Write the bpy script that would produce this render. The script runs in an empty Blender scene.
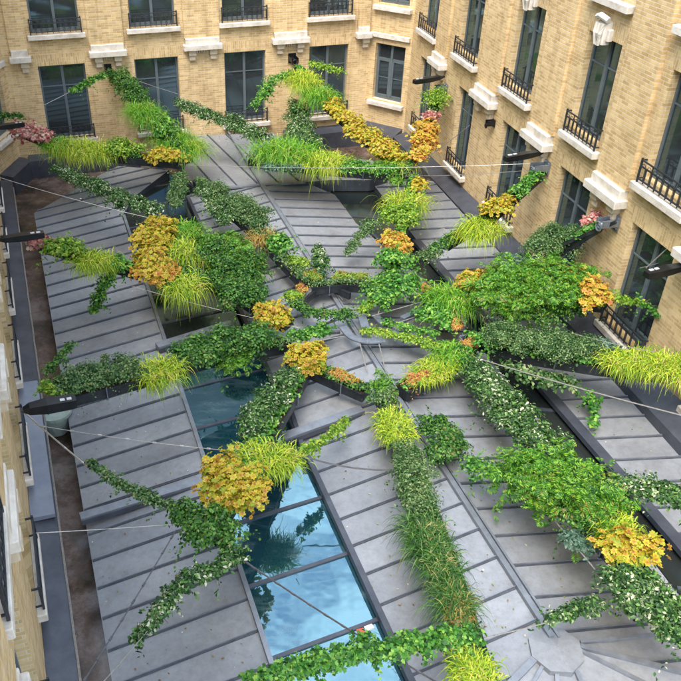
import bpy, math, random
import numpy as np
from mathutils import Vector, Matrix
random.seed(7); rng = np.random.default_rng(11)
S = bpy.context.scene
COL = S.collection
# ------------------------------------------------------------------ camera model
F, PX, PY, H = 794., 272., 340., 9.5
PITCH = math.atan(540/794.)
FW = np.array([0, math.cos(PITCH), -math.sin(PITCH)]); UP = np.array([0, math.sin(PITCH), math.cos(PITCH)]); RT = np.array([1., 0, 0])
CAM = np.array([0, 0, H])
def ray(u, v): return RT*(u-PX)/F + UP*(PY-v)/F + FW
def at(u, v, z=0.):
    r = ray(u, v); t = (z-H)/r[2]; return CAM + r*t
def depth(P): return float((np.array(P)-CAM) @ FW)
cd = bpy.data.cameras.new('camera'); cam = bpy.data.objects.new('camera', cd); COL.objects.link(cam)
cam.location = (0, 0, H); cam.rotation_euler = (math.pi/2-PITCH, 0, 0)
cd.sensor_width = 36; cd.lens = 36*F/681; cd.shift_x = (340.5-PX)/681; cd.clip_end = 500
cd.shift_y = (PY-340.5)/681
S.camera = cam
# ------------------------------------------------------------------ world
W = bpy.data.worlds.new('World'); S.world = W; W.use_nodes = True
nt = W.node_tree; nt.nodes.clear()
sky = nt.nodes.new('ShaderNodeTexSky'); sky.sky_type = 'NISHITA'; sky.sun_disc = False
SUN_EL, SUN_AZ = 60, 208       # azimuth in degrees, clockwise from +Y
sky.sun_elevation = math.radians(SUN_EL); sky.sun_rotation = math.radians(SUN_AZ); sky.dust_density = 4; sky.air_density = 1.0; sky.ozone_density = 1.0
bg = nt.nodes.new('ShaderNodeBackground'); bg.inputs[1].default_value = 0.15
wo = nt.nodes.new('ShaderNodeOutputWorld'); wc = nt.nodes.new('ShaderNodeTexCoord'); wn = nt.nodes.new('ShaderNodeTexNoise'); wn.inputs['Scale'].default_value = 3.2; wn.inputs['Detail'].default_value = 9; wn.inputs['Roughness'].default_value = .6; nt.links.new(wc.outputs['Generated'], wn.inputs['Vector'])
wr_ = nt.nodes.new('ShaderNodeValToRGB'); wr_.color_ramp.elements[0].position = .43; wr_.color_ramp.elements[1].position = .60; nt.links.new(wn.outputs[0], wr_.inputs[0])
wm = nt.nodes.new('ShaderNodeMixRGB'); nt.links.new(wr_.outputs[0], wm.inputs[0]); nt.links.new(sky.outputs[0], wm.inputs[1]); wm.inputs[2].default_value = (4.6, 5.3, 6.0, 1)
nt.links.new(wm.outputs[0], bg.inputs[0]); nt.links.new(bg.outputs[0], wo.inputs[0])
sd = bpy.data.lights.new('sun', 'SUN'); sd.energy = .75; sd.angle = math.radians(35); sd.color = (1, .95, .88)
sun = bpy.data.objects.new('sun', sd); COL.objects.link(sun)
a, e = math.radians(SUN_AZ), math.radians(SUN_EL)
sun.rotation_euler = Vector((math.sin(a)*math.cos(e), math.cos(a)*math.cos(e), math.sin(e))).to_track_quat('Z', 'Y').to_euler()
S.view_settings.view_transform = 'Standard'; S.view_settings.look = 'None'; S.view_settings.gamma = 1
S.view_settings.use_curve_mapping = False; S.view_settings.exposure = 2.02
S.render.engine = 'CYCLES'; S.cycles.transparent_max_bounces = 12; S.cycles.max_bounces = 6
# ------------------------------------------------------------------ materials
def mat(name):
    m = bpy.data.materials.new(name); m.use_nodes = True
    n = m.node_tree; b = n.nodes['Principled BSDF']; return m, n, b
def N(n, t, **k):
    x = n.nodes.new(t)
    for a_, v in k.items():
        if a_.startswith('i_'):
            key = a_[2:]; x.inputs[int(key) if key.isdigit() else key].default_value = v
        else: setattr(x, a_, v)
    return x
def ramp(n, stops, inter='LINEAR'):
    r = n.nodes.new('ShaderNodeValToRGB'); cr = r.color_ramp; cr.interpolation = inter
    while len(cr.elements) < len(stops): cr.elements.new(.5)
    for e_, (p, c) in zip(cr.elements, stops): e_.position = p; e_.color = (*c, 1) if len(c) == 3 else c
    return r
def noise_mat(name, c1, c2, scale=3, rough=.6, metal=0., bump=0., detail=6, spec=.5, c3=None):
    m, n, b = mat(name)
    tc = N(n, 'ShaderNodeTexCoord'); no = N(n, 'ShaderNodeTexNoise', i_Scale=scale, i_Detail=detail, i_Roughness=.65)
    n.links.new(tc.outputs['Object'], no.inputs['Vector'])
    st = [(.3, c1), (.7, c2)] if c3 is None else [(.28, c1), (.52, c2), (.75, c3)]
    r = ramp(n, st); n.links.new(no.outputs[0], r.inputs[0]); n.links.new(r.outputs[0], b.inputs['Base Color'])
    b.inputs['Roughness'].default_value = rough; b.inputs['Metallic'].default_value = metal; b.inputs['Specular IOR Level'].default_value = spec
    if bump:
        n2 = N(n, 'ShaderNodeTexNoise', i_Scale=scale*8, i_Detail=5); n.links.new(tc.outputs['Object'], n2.inputs['Vector'])
        bp = N(n, 'ShaderNodeBump', i_Strength=bump, i_Distance=.02); n.links.new(n2.outputs[0], bp.inputs['Height']); n.links.new(bp.outputs[0], b.inputs['Normal'])
    return m
def brick_mat(name, soldier=False, tint=(1, 1, 1)):
    m, n, b = mat(name)
    tc = N(n, 'ShaderNodeTexCoord'); sp = N(n, 'ShaderNodeSeparateXYZ'); n.links.new(tc.outputs['Object'], sp.inputs[0])
    ad = N(n, 'ShaderNodeMath', operation='ADD'); n.links.new(sp.outputs[0], ad.inputs[0]); n.links.new(sp.outputs[1], ad.inputs[1])
    cb = N(n, 'ShaderNodeCombineXYZ')
    if soldier: n.links.new(ad.outputs[0], cb.inputs[1]); n.links.new(sp.outputs[2], cb.inputs[0])
    else: n.links.new(ad.outputs[0], cb.inputs[0]); n.links.new(sp.outputs[2], cb.inputs[1])
    t = tint
    C = lambda r, g, bb: (r*t[0], g*t[1], bb*t[2], 1)
    br = N(n, 'ShaderNodeTexBrick', i_Scale=1.0, i_Color1=C(.51, .35, .155), i_Color2=C(.73, .545, .28), i_Mortar=C(.70, .60, .44))
    br.inputs['Mortar Size'].default_value = .008; br.inputs['Mortar Smooth'].default_value = .3; br.inputs['Bias'].default_value = .1
    br.inputs['Brick Width'].default_value = .23; br.inputs['Row Height'].default_value = .068; br.offset = .5
    n.links.new(cb.outputs[0], br.inputs['Vector'])
    no = N(n, 'ShaderNodeTexNoise', i_Scale=.5, i_Detail=9, i_Roughness=.72); n.links.new(tc.outputs['Object'], no.inputs['Vector'])
    r = ramp(n, [(.3, (.78, .76, .73)), (.5, (.98, .98, .98)), (.72, (1.08, 1.09, 1.12))]); n.links.new(no.outputs[0], r.inputs[0])
    n3 = N(n, 'ShaderNodeTexNoise', i_Scale=5, i_Detail=6); n.links.new(cb.outputs[0], n3.inputs['Vector'])
    r3 = ramp(n, [(.3, (.90, .88, .85)), (.65, (1.04, 1.04, 1.04))]); n.links.new(n3.outputs[0], r3.inputs[0])
    mx = N(n, 'ShaderNodeMixRGB', blend_type='MULTIPLY', i_0=1.); n.links.new(br.outputs[0], mx.inputs[1]); n.links.new(r.outputs[0], mx.inputs[2])
    mx2 = N(n, 'ShaderNodeMixRGB', blend_type='MULTIPLY', i_0=1.); n.links.new(mx.outputs[0], mx2.inputs[1]); n.links.new(r3.outputs[0], mx2.inputs[2])
    mps = N(n, 'ShaderNodeMapping'); mps.inputs['Scale'].default_value = (3.5, .35, 1); n.links.new(cb.outputs[0], mps.inputs[0]); nst = N(n, 'ShaderNodeTexNoise', i_Scale=1.3, i_Detail=7, i_Roughness=.7); n.links.new(mps.outputs[0], nst.inputs['Vector'])
    rst = ramp(n, [(.50, (1, 1, 1)), (.72, (.74, .71, .68))]); n.links.new(nst.outputs[0], rst.inputs[0])
    mx3 = N(n, 'ShaderNodeMixRGB', blend_type='MULTIPLY', i_0=1.); n.links.new(mx2.outputs[0], mx3.inputs[1]); n.links.new(rst.outputs[0], mx3.inputs[2])
    n.links.new(mx3.outputs[0], b.inputs['Base Color']); b.inputs['Roughness'].default_value = .85; b.inputs['Specular IOR Level'].default_value = .25
    bp = N(n, 'ShaderNodeBump', i_Strength=.6, i_Distance=.01); bp.invert = True
    n.links.new(br.outputs['Fac'], bp.inputs['Height']); n.links.new(bp.outputs[0], b.inputs['Normal'])
    return m
M = {}
M['brick'] = brick_mat('yellow_brick'); M['arch'] = brick_mat('arch_brick', True)
M['stone'] = noise_mat('pale_stone', (.43, .39, .33), (.63, .59, .52), 3.5, .85, bump=.35, c3=(.74, .71, .65))
M['stonew'] = noise_mat('warm_stone', (.50, .42, .30), (.66, .57, .43), 5, .85, bump=.15)
M['frame'] = noise_mat('window_paint', (.085, .11, .125), (.12, .15, .165), 8, .45)
M['iron'] = noise_mat('railing_iron', (.02, .024, .03), (.05, .055, .065), 12, .45, .3)
M['room'] = noise_mat('room_dark', (.04, .045, .045), (.16, .15, .13), 1.2, .9)
M['curtain'] = noise_mat('curtain_cloth', (.42, .47, .46), (.6, .62, .6), 3, .9)
M['slate'] = noise_mat('dark_zinc_band', (.045, .052, .07), (.085, .095, .12), 3, .45, .2, bump=.1)
M['slate_roof'] = noise_mat('roof_slate', (.03, .035, .045), (.06, .065, .08), 4, .6, 0.)
M['slate_sheen'] = noise_mat('zinc_band_painted_sheen', (.20, .23, .30), (.27, .30, .36), 3, .45, .3)  # lighter copy of the dark band zinc, sky reflection put into its colour
M['black'] = noise_mat('black_steel', (.008, .009, .010), (.022, .024, .027), 7, .35, .4)
M['trough'] = noise_mat('trough_steel', (.016, .02, .024), (.05, .057, .065), 5, .42, .5, bump=.1)
M['steel'] = noise_mat('galvanised_steel', (.20, .24, .29), (.33, .37, .43), 9, .32, .7, bump=.2)
M['cable'] = noise_mat('cable_steel', (.28, .27, .25), (.50, .48, .45), 20, .4, .5)
M['cabled'] = noise_mat('dark_cable', (.06, .06, .07), (.14, .14, .15), 20, .5, .3)
M['soil'] = noise_mat('potting_soil', (.03, .02, .012), (.10, .06, .03), 25, .95, bump=.5)
M['bark'] = noise_mat('vine_bark', (.10, .06, .035), (.24, .17, .11), 20, .9)
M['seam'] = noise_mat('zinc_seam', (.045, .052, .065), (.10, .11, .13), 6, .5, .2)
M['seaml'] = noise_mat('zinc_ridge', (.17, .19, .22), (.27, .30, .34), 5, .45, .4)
M['moss'] = noise_mat('gutter_moss', (.03, .045, .012), (.09, .10, .04), 30, .95, bump=.6)
M['pot'] = noise_mat('glazed_pot', (.22, .30, .26), (.40, .47, .42), 6, .4)
M['red'] = noise_mat('red_plastic', (.5, .05, .03), (.6, .1, .06), 6, .5)
M['white'] = noise_mat('white_sticker', (.7, .7, .72), (.8, .8, .8), 6, .5)
M['lens'] = noise_mat('lamp_lens', (.45, .45, .45), (.6, .6, .62), 6, .2)
# zinc sheets
m, n, b = mat('zinc_sheet'); M['zinc'] = m
tc = N(n, 'ShaderNodeTexCoord'); g = N(n, 'ShaderNodeNewGeometry')
n1 = N(n, 'ShaderNodeTexNoise', i_Scale=.7, i_Detail=8, i_Roughness=.7); n2 = N(n, 'ShaderNodeTexNoise', i_Scale=9, i_Detail=6, i_Roughness=.8); vo = N(n, 'ShaderNodeTexVoronoi', i_Scale=5.5)
for x in (n1, n2, vo): n.links.new(tc.outputs['Object'], x.inputs['Vector'])
r1 = ramp(n, [(.28, (.20, .215, .238)), (.5, (.265, .284, .31)), (.72, (.325, .345, .372))]); n.links.new(n1.outputs[0], r1.inputs[0])
r2 = ramp(n, [(.32, (.80, .78, .74)), (.55, (1, 1, 1)), (.75, (1.08, 1.08, 1.08))]); n.links.new(n2.outputs[0], r2.inputs[0])
r3 = ramp(n, [(.0, (.9, .9, .91)), (1, (1.1, 1.1, 1.09))]); n.links.new(g.outputs['Random Per Island'], r3.inputs[0])
rv = ramp(n, [(.0, (.42, .40, .34)), (.055, (.55, .53, .5)), (.075, (1, 1, 1))]); n.links.new(vo.outputs['Distance'], rv.inputs[0])
nm = N(n, 'ShaderNodeTexNoise', i_Scale=.55, i_Detail=3); n.links.new(tc.outputs['Object'], nm.inputs['Vector'])
rm = ramp(n, [(.5, (0, 0, 0)), (.66, (1, 1, 1))]); n.links.new(nm.outputs[0], rm.inputs[0])
prev = r1.outputs[0]
for r_, fac in ((r2, 1), (r3, 1), (rv, None)):
    mx = N(n, 'ShaderNodeMixRGB', blend_type='MULTIPLY', i_0=1.); n.links.new(prev, mx.inputs[1]); n.links.new(r_.outputs[0], mx.inputs[2]); prev = mx.outputs[0]
    if fac is None: n.links.new(rm.outputs[0], mx.inputs[0])
ns = N(n, 'ShaderNodeTexNoise', i_Scale=.9, i_Detail=7, i_Roughness=.7); mpn = N(n, 'ShaderNodeMapping'); mpn.inputs['Location'].default_value = (7, 3, 1); n.links.new(tc.outputs['Object'], mpn.inputs[0]); n.links.new(mpn.outputs[0], ns.inputs['Vector'])
rs = ramp(n, [(.60, (1, 1, 1)), (.74, (.80, .74, .66))]); n.links.new(ns.outputs[0], rs.inputs[0])
mx = N(n, 'ShaderNodeMixRGB', blend_type='MULTIPLY', i_0=1.); n.links.new(prev, mx.inputs[1]); n.links.new(rs.outputs[0], mx.inputs[2]); prev = mx.outputs[0]
v2 = N(n, 'ShaderNodeTexVoronoi', i_Scale=3.1); n.links.new(mpn.outputs[0], v2.inputs['Vector']); rw = ramp(n, [(.035, (.55, .55, .52)), (.05, (0, 0, 0))]); n.links.new(v2.outputs['Distance'], rw.inputs[0])
mx = N(n, 'ShaderNodeMixRGB', blend_type='ADD', i_0=.6); n.links.new(prev, mx.inputs[1]); n.links.new(rw.outputs[0], mx.inputs[2]); prev = mx.outputs[0]
n.links.new(prev, b.inputs['Base Color']); b.inputs['Metallic'].default_value = .25
rr = ramp(n, [(.3, (.42,)*3), (.7, (.6,)*3)]); n.links.new(n2.outputs[0], rr.inputs[0]); n.links.new(rr.outputs[0], b.inputs['Roughness'])
nb = N(n, 'ShaderNodeTexNoise', i_Scale=2.2, i_Detail=2); n.links.new(tc.outputs['Object'], nb.inputs['Vector'])
bp = N(n, 'ShaderNodeBump', i_Strength=.25, i_Distance=.04); n.links.new(nb.outputs[0], bp.inputs['Height']); n.links.new(bp.outputs[0], b.inputs['Normal'])
# gutter floor
m, n, b = mat('mossy_gutter_floor'); M['floor'] = m
tc = N(n, 'ShaderNodeTexCoord'); n1 = N(n, 'ShaderNodeTexNoise', i_Scale=1.1, i_Detail=9, i_Roughness=.8, i_Distortion=.15); n.links.new(tc.outputs['Object'], n1.inputs['Vector'])
r1 = ramp(n, [(.3, (.02, .024, .01)), (.40, (.045, .035, .022)), (.50, (.10, .065, .05)), (.60, (.18, .14, .12)), (.68, (.06, .07, .03))]); n.links.new(n1.outputs[0], r1.inputs[0])
n.links.new(r1.outputs[0], b.inputs['Base Color'])
n2 = N(n, 'ShaderNodeTexNoise', i_Scale=.7, i_Detail=4); n.links.new(tc.outputs['Object'], n2.inputs['Vector']); r2 = ramp(n, [(.42, (.12,)*3), (.55, (.75,)*3)]); n.links.new(n2.outputs[0], r2.inputs[0]); n.links.new(r2.outputs[0], b.inputs['Roughness'])
# roof glass and dark roof glass, window glass
def glass(name, base, rough, tfac, tint=(.5, .62, .66), ior=1.5):
    m, n, b = mat(name); out = n.nodes['Material Output']; n.nodes.remove(b)
    tr = N(n, 'ShaderNodeBsdfTransparent'); tr.inputs[0].default_value = (*tint, 1)
    df = N(n, 'ShaderNodeBsdfDiffuse'); df.inputs[0].default_value = (*base, 1)
    gl = N(n, 'ShaderNodeBsdfGlossy'); gl.inputs['Roughness'].default_value = rough; gl.inputs[0].default_value = (.52, .86, 1, 1)
    m1 = N(n, 'ShaderNodeMixShader'); m1.inputs[0].default_value = tfac; n.links.new(df.outputs[0], m1.inputs[1]); n.links.new(tr.outputs[0], m1.inputs[2])
    fr = N(n, 'ShaderNodeFresnel', i_IOR=ior); m2 = N(n, 'ShaderNodeMixShader'); n.links.new(fr.outputs[0], m2.inputs[0])
    n.links.new(m1.outputs[0], m2.inputs[1]); n.links.new(gl.outputs[0], m2.inputs[2]); n.links.new(m2.outputs[0], out.inputs[0])
    return m
M['pane'] = glass('window_glass', (.085, .095, .10), .04, .62, ior=2.1)
M['roofglass'] = glass('roof_glass', (.008, .04, .055), .035, .0, ior=3.0)
def weathered(m):
    n = m.node_tree; gl = [x for x in n.nodes if x.type == 'BSDF_GLOSSY'][0]; out = n.nodes['Material Output']
    tc = N(n, 'ShaderNodeTexCoord'); mp = N(n, 'ShaderNodeMapping'); mp.inputs['Rotation'].default_value = (0, 0, math.radians(-25)); mp.inputs['Scale'].default_value = (.7, 2.6, 1); n.links.new(tc.outputs['Object'], mp.inputs[0])
    no = N(n, 'ShaderNodeTexNoise', i_Scale=1.5, i_Detail=9, i_Roughness=.7, i_Distortion=.5); n.links.new(mp.outputs[0], no.inputs['Vector'])
    rr_ = ramp(n, [(.4, (.01,)*3), (.7, (.09,)*3)]); n.links.new(no.outputs[0], rr_.inputs[0]); n.links.new(rr_.outputs[0], gl.inputs['Roughness'])
    n2 = N(n, 'ShaderNodeTexNoise', i_Scale=1.2, i_Detail=3); n.links.new(tc.outputs['Object'], n2.inputs['Vector']); bp = N(n, 'ShaderNodeBump', i_Strength=.35, i_Distance=.03); n.links.new(n2.outputs[0], bp.inputs['Height']); n.links.new(bp.outputs[0], gl.inputs['Normal'])
    src = out.inputs[0].links[0].from_socket; df = N(n, 'ShaderNodeBsdfDiffuse'); df.inputs[0].default_value = (.30, .42, .46, 1)
    rf = ramp(n, [(.50, (.0,)*3), (.75, (.25,)*3)]); n.links.new(no.outputs[0], rf.inputs[0]); mx = N(n, 'ShaderNodeMixShader'); n.links.new(rf.outputs[0], mx.inputs[0]); n.links.new(src, mx.inputs[1]); n.links.new(df.outputs[0], mx.inputs[2]); n.links.new(mx.outputs[0], out.inputs[0])
weathered(M['roofglass'])
M['darkglass'] = glass('dark_roof_glass', (.022, .026, .024), .08, .0, ior=1.7)
# foliage
def leaf_mat(name, stops, trans=.3, rough=.45, nscale=3.5, heart=None):
    m, n, b = mat(name); out = n.nodes['Material Output']
    g = N(n, 'ShaderNodeNewGeometry'); tc = N(n, 'ShaderNodeTexCoord'); no = N(n, 'ShaderNodeTexNoise', i_Scale=nscale, i_Detail=3); n.links.new(tc.outputs['Object'], no.inputs['Vector'])
    ma = N(n, 'ShaderNodeMath', operation='MULTIPLY_ADD'); ma.inputs[1].default_value = .9; ma.inputs[2].default_value = -.45; n.links.new(no.outputs[0], ma.inputs[0])
    ad = N(n, 'ShaderNodeMath', operation='ADD'); ad.use_clamp = True; n.links.new(g.outputs['Random Per Island'], ad.inputs[0]); n.links.new(ma.outputs[0], ad.inputs[1])
    r = ramp(n, stops); n.links.new(ad.outputs[0], r.inputs[0]); colr = r.outputs[0]
    if heart:
        at_ = N(n, 'ShaderNodeAttribute', attribute_name='heart'); rh = ramp(n, heart); n.links.new(ad.outputs[0], rh.inputs[0])
        hm = N(n, 'ShaderNodeMapRange'); hm.inputs[1].default_value = .2; hm.inputs[2].default_value = .9; n.links.new(at_.outputs['Fac'], hm.inputs[0])
        hx = N(n, 'ShaderNodeMixRGB'); n.links.new(hm.outputs[0], hx.inputs[0]); n.links.new(colr, hx.inputs[1]); n.links.new(rh.outputs[0], hx.inputs[2]); colr = hx.outputs[0]
    n.links.new(colr, b.inputs['Base Color'])
    b.inputs['Roughness'].default_value = rough; b.inputs['Specular IOR Level'].default_value = .35
    tr = N(n, 'ShaderNodeBsdfTranslucent'); n.links.new(colr, tr.inputs[0]); mx = N(n, 'ShaderNodeMixShader'); mx.inputs[0].default_value = trans
    n.links.new(b.outputs[0], mx.inputs[1]); n.links.new(tr.outputs[0], mx.inputs[2]); n.links.new(mx.outputs[0], out.inputs[0])
    return m
LM = dict(
 jasmine=leaf_mat('jasmine_leaf', [(0, (.012, .045, .014)), (.35, (.03, .10, .022)), (.62, (.075, .19, .04)), (.84, (.16, .32, .07)), (.92, (.44, .50, .30)), (1, (.62, .64, .48))]),
 heuchera=leaf_mat('amber_leaf', [(0, (.36, .22, .03)), (.2, (.50, .37, .035)), (.45, (.56, .50, .04)), (.75, (.46, .48, .035)), (.9, (.32, .42, .03)), (1, (.20, .30, .03))], nscale=5, heart=[(0, (.22, .05, .02)), (.4, (.46, .15, .04)), (.7, (.52, .27, .05)), (1, (.38, .34, .04))]),
 heuchera_o=leaf_mat('orange_leaf', [(0, (.42, .18, .04)), (.3, (.58, .33, .05)), (.6, (.58, .46, .05)), (1, (.38, .44, .04))], nscale=5, heart=[(0, (.32, .08, .03)), (.5, (.54, .19, .06)), (1, (.52, .30, .05))]),
 pink=leaf_mat('pink_leaf', [(0, (.28, .05, .055)), (.35, (.52, .18, .16)), (.7, (.68, .40, .36)), (1, (.62, .50, .36))]),
 lime=leaf_mat('lime_blade', [(0, (.08, .19, .012)), (.3, (.22, .38, .02)), (.6, (.40, .53, .03)), (.9, (.54, .60, .06)), (1, (.48, .38, .14))], .25),
 green=leaf_mat('green_blade', [(0, (.03, .14, .01)), (.5, (.11, .34, .02)), (.95, (.28, .50, .04)), (1, (.45, .38, .12))], .25),
 dark=leaf_mat('dark_blade', [(0, (.012, .055, .010)), (.5, (.04, .14, .02)), (.9, (.13, .27, .05)), (1, (.34, .30, .12))], .25),
 straw=leaf_mat('straw_blade', [(0, (.30, .15, .04)), (.6, (.45, .32, .08)), (1, (.3, .35, .06))], .3),
 shrub=leaf_mat('shrub_leaf', [(0, (.014, .05, .014)), (.4, (.05, .14, .035)), (.75, (.14, .26, .08)), (1, (.30, .36, .16))]),
 fern=leaf_mat('fern_leaf', [(0, (.016, .08, .01)), (.4, (.06, .22, .018)), (.75, (.16, .38, .03)), (.95, (.28, .46, .05)), (1, (.26, .2, .05))]),
 ivy=leaf_mat('ivy_leaf', [(0, (.016, .075, .014)), (.4, (.05, .21, .025)), (.75, (.13, .36, .05)), (1, (.30, .50, .08))]),
 ivyl=leaf_mat('pale_ivy_leaf', [(0, (.05, .15, .012)), (.4, (.14, .30, .025)), (.8, (.28, .44, .04)), (1, (.42, .5, .08))]),
 bush=leaf_mat('bush_leaf', [(0, (.010, .05, .01)), (.4, (.03, .12, .018)), (.75, (.09, .25, .035)), (.985, (.17, .34, .06)), (1, (.20, .20, .06))]),
 sedumg=leaf_mat('stonecrop_leaf', [(0, (.36, .10, .04)), (.2, (.30, .26, .04)), (.55, (.24, .36, .04)), (1, (.12, .28, .03))]),
 sedum=leaf_mat('sedum_leaf', [(0, (.40, .12, .05)), (.4, (.55, .24, .09)), (.75, (.50, .36, .06)), (1, (.28, .36, .05))]),
 blue=leaf_mat('bluegreen_leaf', [(0, (.03, .08, .05)), (.6, (.08, .17, .11)), (1, (.2, .3, .22))]),
)
# ------------------------------------------------------------------ mesh helpers
class MB:
    def __init__(s): s.v = []; s.f = []; s.mi = []; s.m = 0
    def poly(s, pts):
        k = len(s.v); s.v += [tuple(map(float, p)) for p in pts]; s.f.append(tuple(range(k, k+len(pts)))); s.mi.append(s.m)
    def hexa(s, b4, t4):
        k = len(s.v); s.v += [tuple(map(float, p)) for p in list(b4)+list(t4)]
        for q in ((3, 2, 1, 0), (4, 5, 6, 7), (0, 1, 5, 4), (1, 2, 6, 5), (2, 3, 7, 6), (3, 0, 4, 7)):
            s.f.append(tuple(k+i for i in q)); s.mi.append(s.m)
    def box(s, x0, x1, y0, y1, z0, z1, c=0.0):
        if c:      # chamfer the vertical/front edges by tapering with a bevelled outline
            pts = [(x0+c, y0), (x1-c, y0), (x1, y0+c), (x1, y1), (x0, y1), (x0, y0+c)]
            s.prism(pts, z0, z1-c); k = c
            inn = [(x0+c+k*.0+c, y0+c), (x1-c-c, y0+c), (x1-c, y0+c+c), (x1-c, y1), (x0+c, y1), (x0+c, y0+c+c)]
            a = len(s.v); s.v += [(p[0], p[1], z1-c+1e-4) for p in pts]+[(p[0], p[1], z1) for p in inn]
            for i in range(6):
                j = (i+1) % 6; s.f.append((a+i, a+j, a+6+j, a+6+i)); s.mi.append(s.m)
            s.f.append(tuple(a+6+i for i in range(6))); s.mi.append(s.m)
            return
        s.hexa([(x0, y0, z0), (x1, y0, z0), (x1, y1, z0), (x0, y1, z0)], [(x0, y0, z1), (x1, y0, z1), (x1, y1, z1), (x0, y1, z1)])
    def prism(s, pts2, z0, z1):
        n_ = len(pts2); k = len(s.v)
        zf = (lambda i: z1) if not hasattr(z1, '__len__') else (lambda i: z1[i])
        zb = (lambda i: z0) if not hasattr(z0, '__len__') else (lambda i: z0[i])
        s.v += [(float(p[0]), float(p[1]), float(zb(i))) for i, p in enumerate(pts2)]+[(float(p[0]), float(p[1]), float(zf(i))) for i, p in enumerate(pts2)]
        s.f.append(tuple(k+i for i in reversed(range(n_)))); s.mi.append(s.m)
        s.f.append(tuple(k+n_+i for i in range(n_))); s.mi.append(s.m)
        for i in range(n_):
            j = (i+1) % n_; s.f.append((k+i, k+j, k+n_+j, k+n_+i)); s.mi.append(s.m)
    def tube(s, pts, r, sides=6, r2=None):
        pts = [np.array(p, float) for p in pts]; n_ = len(pts); k = len(s.v)
        for i, p in enumerate(pts):
            t = pts[min(i+1, n_-1)]-pts[max(i-1, 0)]; t /= (np.linalg.norm(t)+1e-9)
            a_ = np.cross(t, [0, 0, 1.]); 
            if np.linalg.norm(a_) < 1e-3: a_ = np.cross(t, [0, 1., 0])
            a_ /= np.linalg.norm(a_); b_ = np.cross(t, a_)
            rr_ = r if r2 is None else r+(r2-r)*i/(n_-1)
            for q in range(sides):
                an = 2*math.pi*q/sides; s.v.append(tuple(p+rr_*(math.cos(an)*a_+math.sin(an)*b_)))
        for i in range(n_-1):
            for q in range(sides):
                q2 = (q+1) % sides; s.f.append((k+i*sides+q, k+i*sides+q2, k+(i+1)*sides+q2, k+(i+1)*sides+q)); s.mi.append(s.m)
        s.f.append(tuple(k+q for q in range(sides))); s.mi.append(s.m)
        s.f.append(tuple(k+(n_-1)*sides+q for q in reversed(range(sides)))); s.mi.append(s.m)
    def bar(s, p, q, w, h, up=(0, 0, 1)):
        p = np.array(p, float); q = np.array(q, float); t = q-p; t /= np.linalg.norm(t)
        u = np.array(up, float); sd_ = np.cross(t, u); sd_ /= np.linalg.norm(sd_); u = np.cross(sd_, t)
        c = lambda o, a_, b_: o+sd_*a_*w/2+u*b_*h/2
        s.hexa([c(p, -1, -1), c(p, 1, -1), c(q, 1, -1), c(q, -1, -1)], [c(p, -1, 1), c(p, 1, 1), c(q, 1, 1), c(q, -1, 1)])
    def build(s, name, mats, parent=None, loc=None, smooth=False):
        me = bpy.data.meshes.new(name)
        V = np.array(s.v, float)
        if loc is not None: V = V-np.array(loc, float)
        me.from_pydata(V.tolist(), [], s.f)
        mats = mats if isinstance(mats, (list, tuple)) else [mats]
        for q in mats: me.materials.append(q)
        if len(mats) > 1: me.polygons.foreach_set('material_index', s.mi)
        if smooth: me.polygons.foreach_set('use_smooth', [True]*len(me.polygons))
        me.update(); o = bpy.data.objects.new(name, me); COL.objects.link(o)
        if loc is not None: o.location = loc
        if parent: o.parent = parent
        return o
def tag(o, label=None, cat=None, group=None, kind=None):
    if label: o['label'] = label
    if cat: o['category'] = cat
    if group: o['group'] = group
    if kind: o['kind'] = kind
    return o
def empty(name, loc=(0, 0, 0), rz=0):
    o = bpy.data.objects.new(name, None); COL.objects.link(o); o.location = loc; o.rotation_euler = (0, 0, rz); o.empty_display_size = .3; return o
def copy_tree(o, parent=None):
    c = o.copy(); COL.objects.link(c); c.parent = parent
    for ch in [x for x in o.children]: copy_tree(ch, c)
    return c
# ------------------------------------------------------------------ building wings
def rail_mb(x0, x1, z0, yf):
    b = MB(); h = .40
    for z in (z0+.05, z0+h*.72, z0+h): b.box(x0, x1, yf-.012, yf+.012, z-.012, z+.012)
    n_ = max(4, int(round((x1-x0)/.17)))
    for i in range(n_+1):
        x = x0+(x1-x0)*i/n_
        b.box(x-.009, x+.009, yf-.008, yf+.008, z0, z0+h*(1 if i % 2 == 0 else .72))
    for i in range(n_):
        xa, xb = x0+(x1-x0)*i/n_, x0+(x1-x0)*(i+1)/n_; xm = (xa+xb)/2; r = (xb-xa)*.33
        ar = [(xm+r*math.cos(t), yf, z0+h*.72+.03+r*.9*math.sin(t)-.02) for t in np.linspace(0, math.pi, 6)]
        b.tube([(xm+r, yf, z0+.07)]+ar+[(xm-r, yf, z0+.07)], .007, 4)
    for x in (x0, x1):
        b.box(x-.012, x+.012, yf, .03, z0+h-.012, z0+h+.012); b.box(x-.012, x+.012, yf, .03, z0+.04, z0+.06)
        b.box(x-.016, x+.016, yf-.016, yf+.016, z0-.02, z0+h+.04)
    return b
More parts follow.
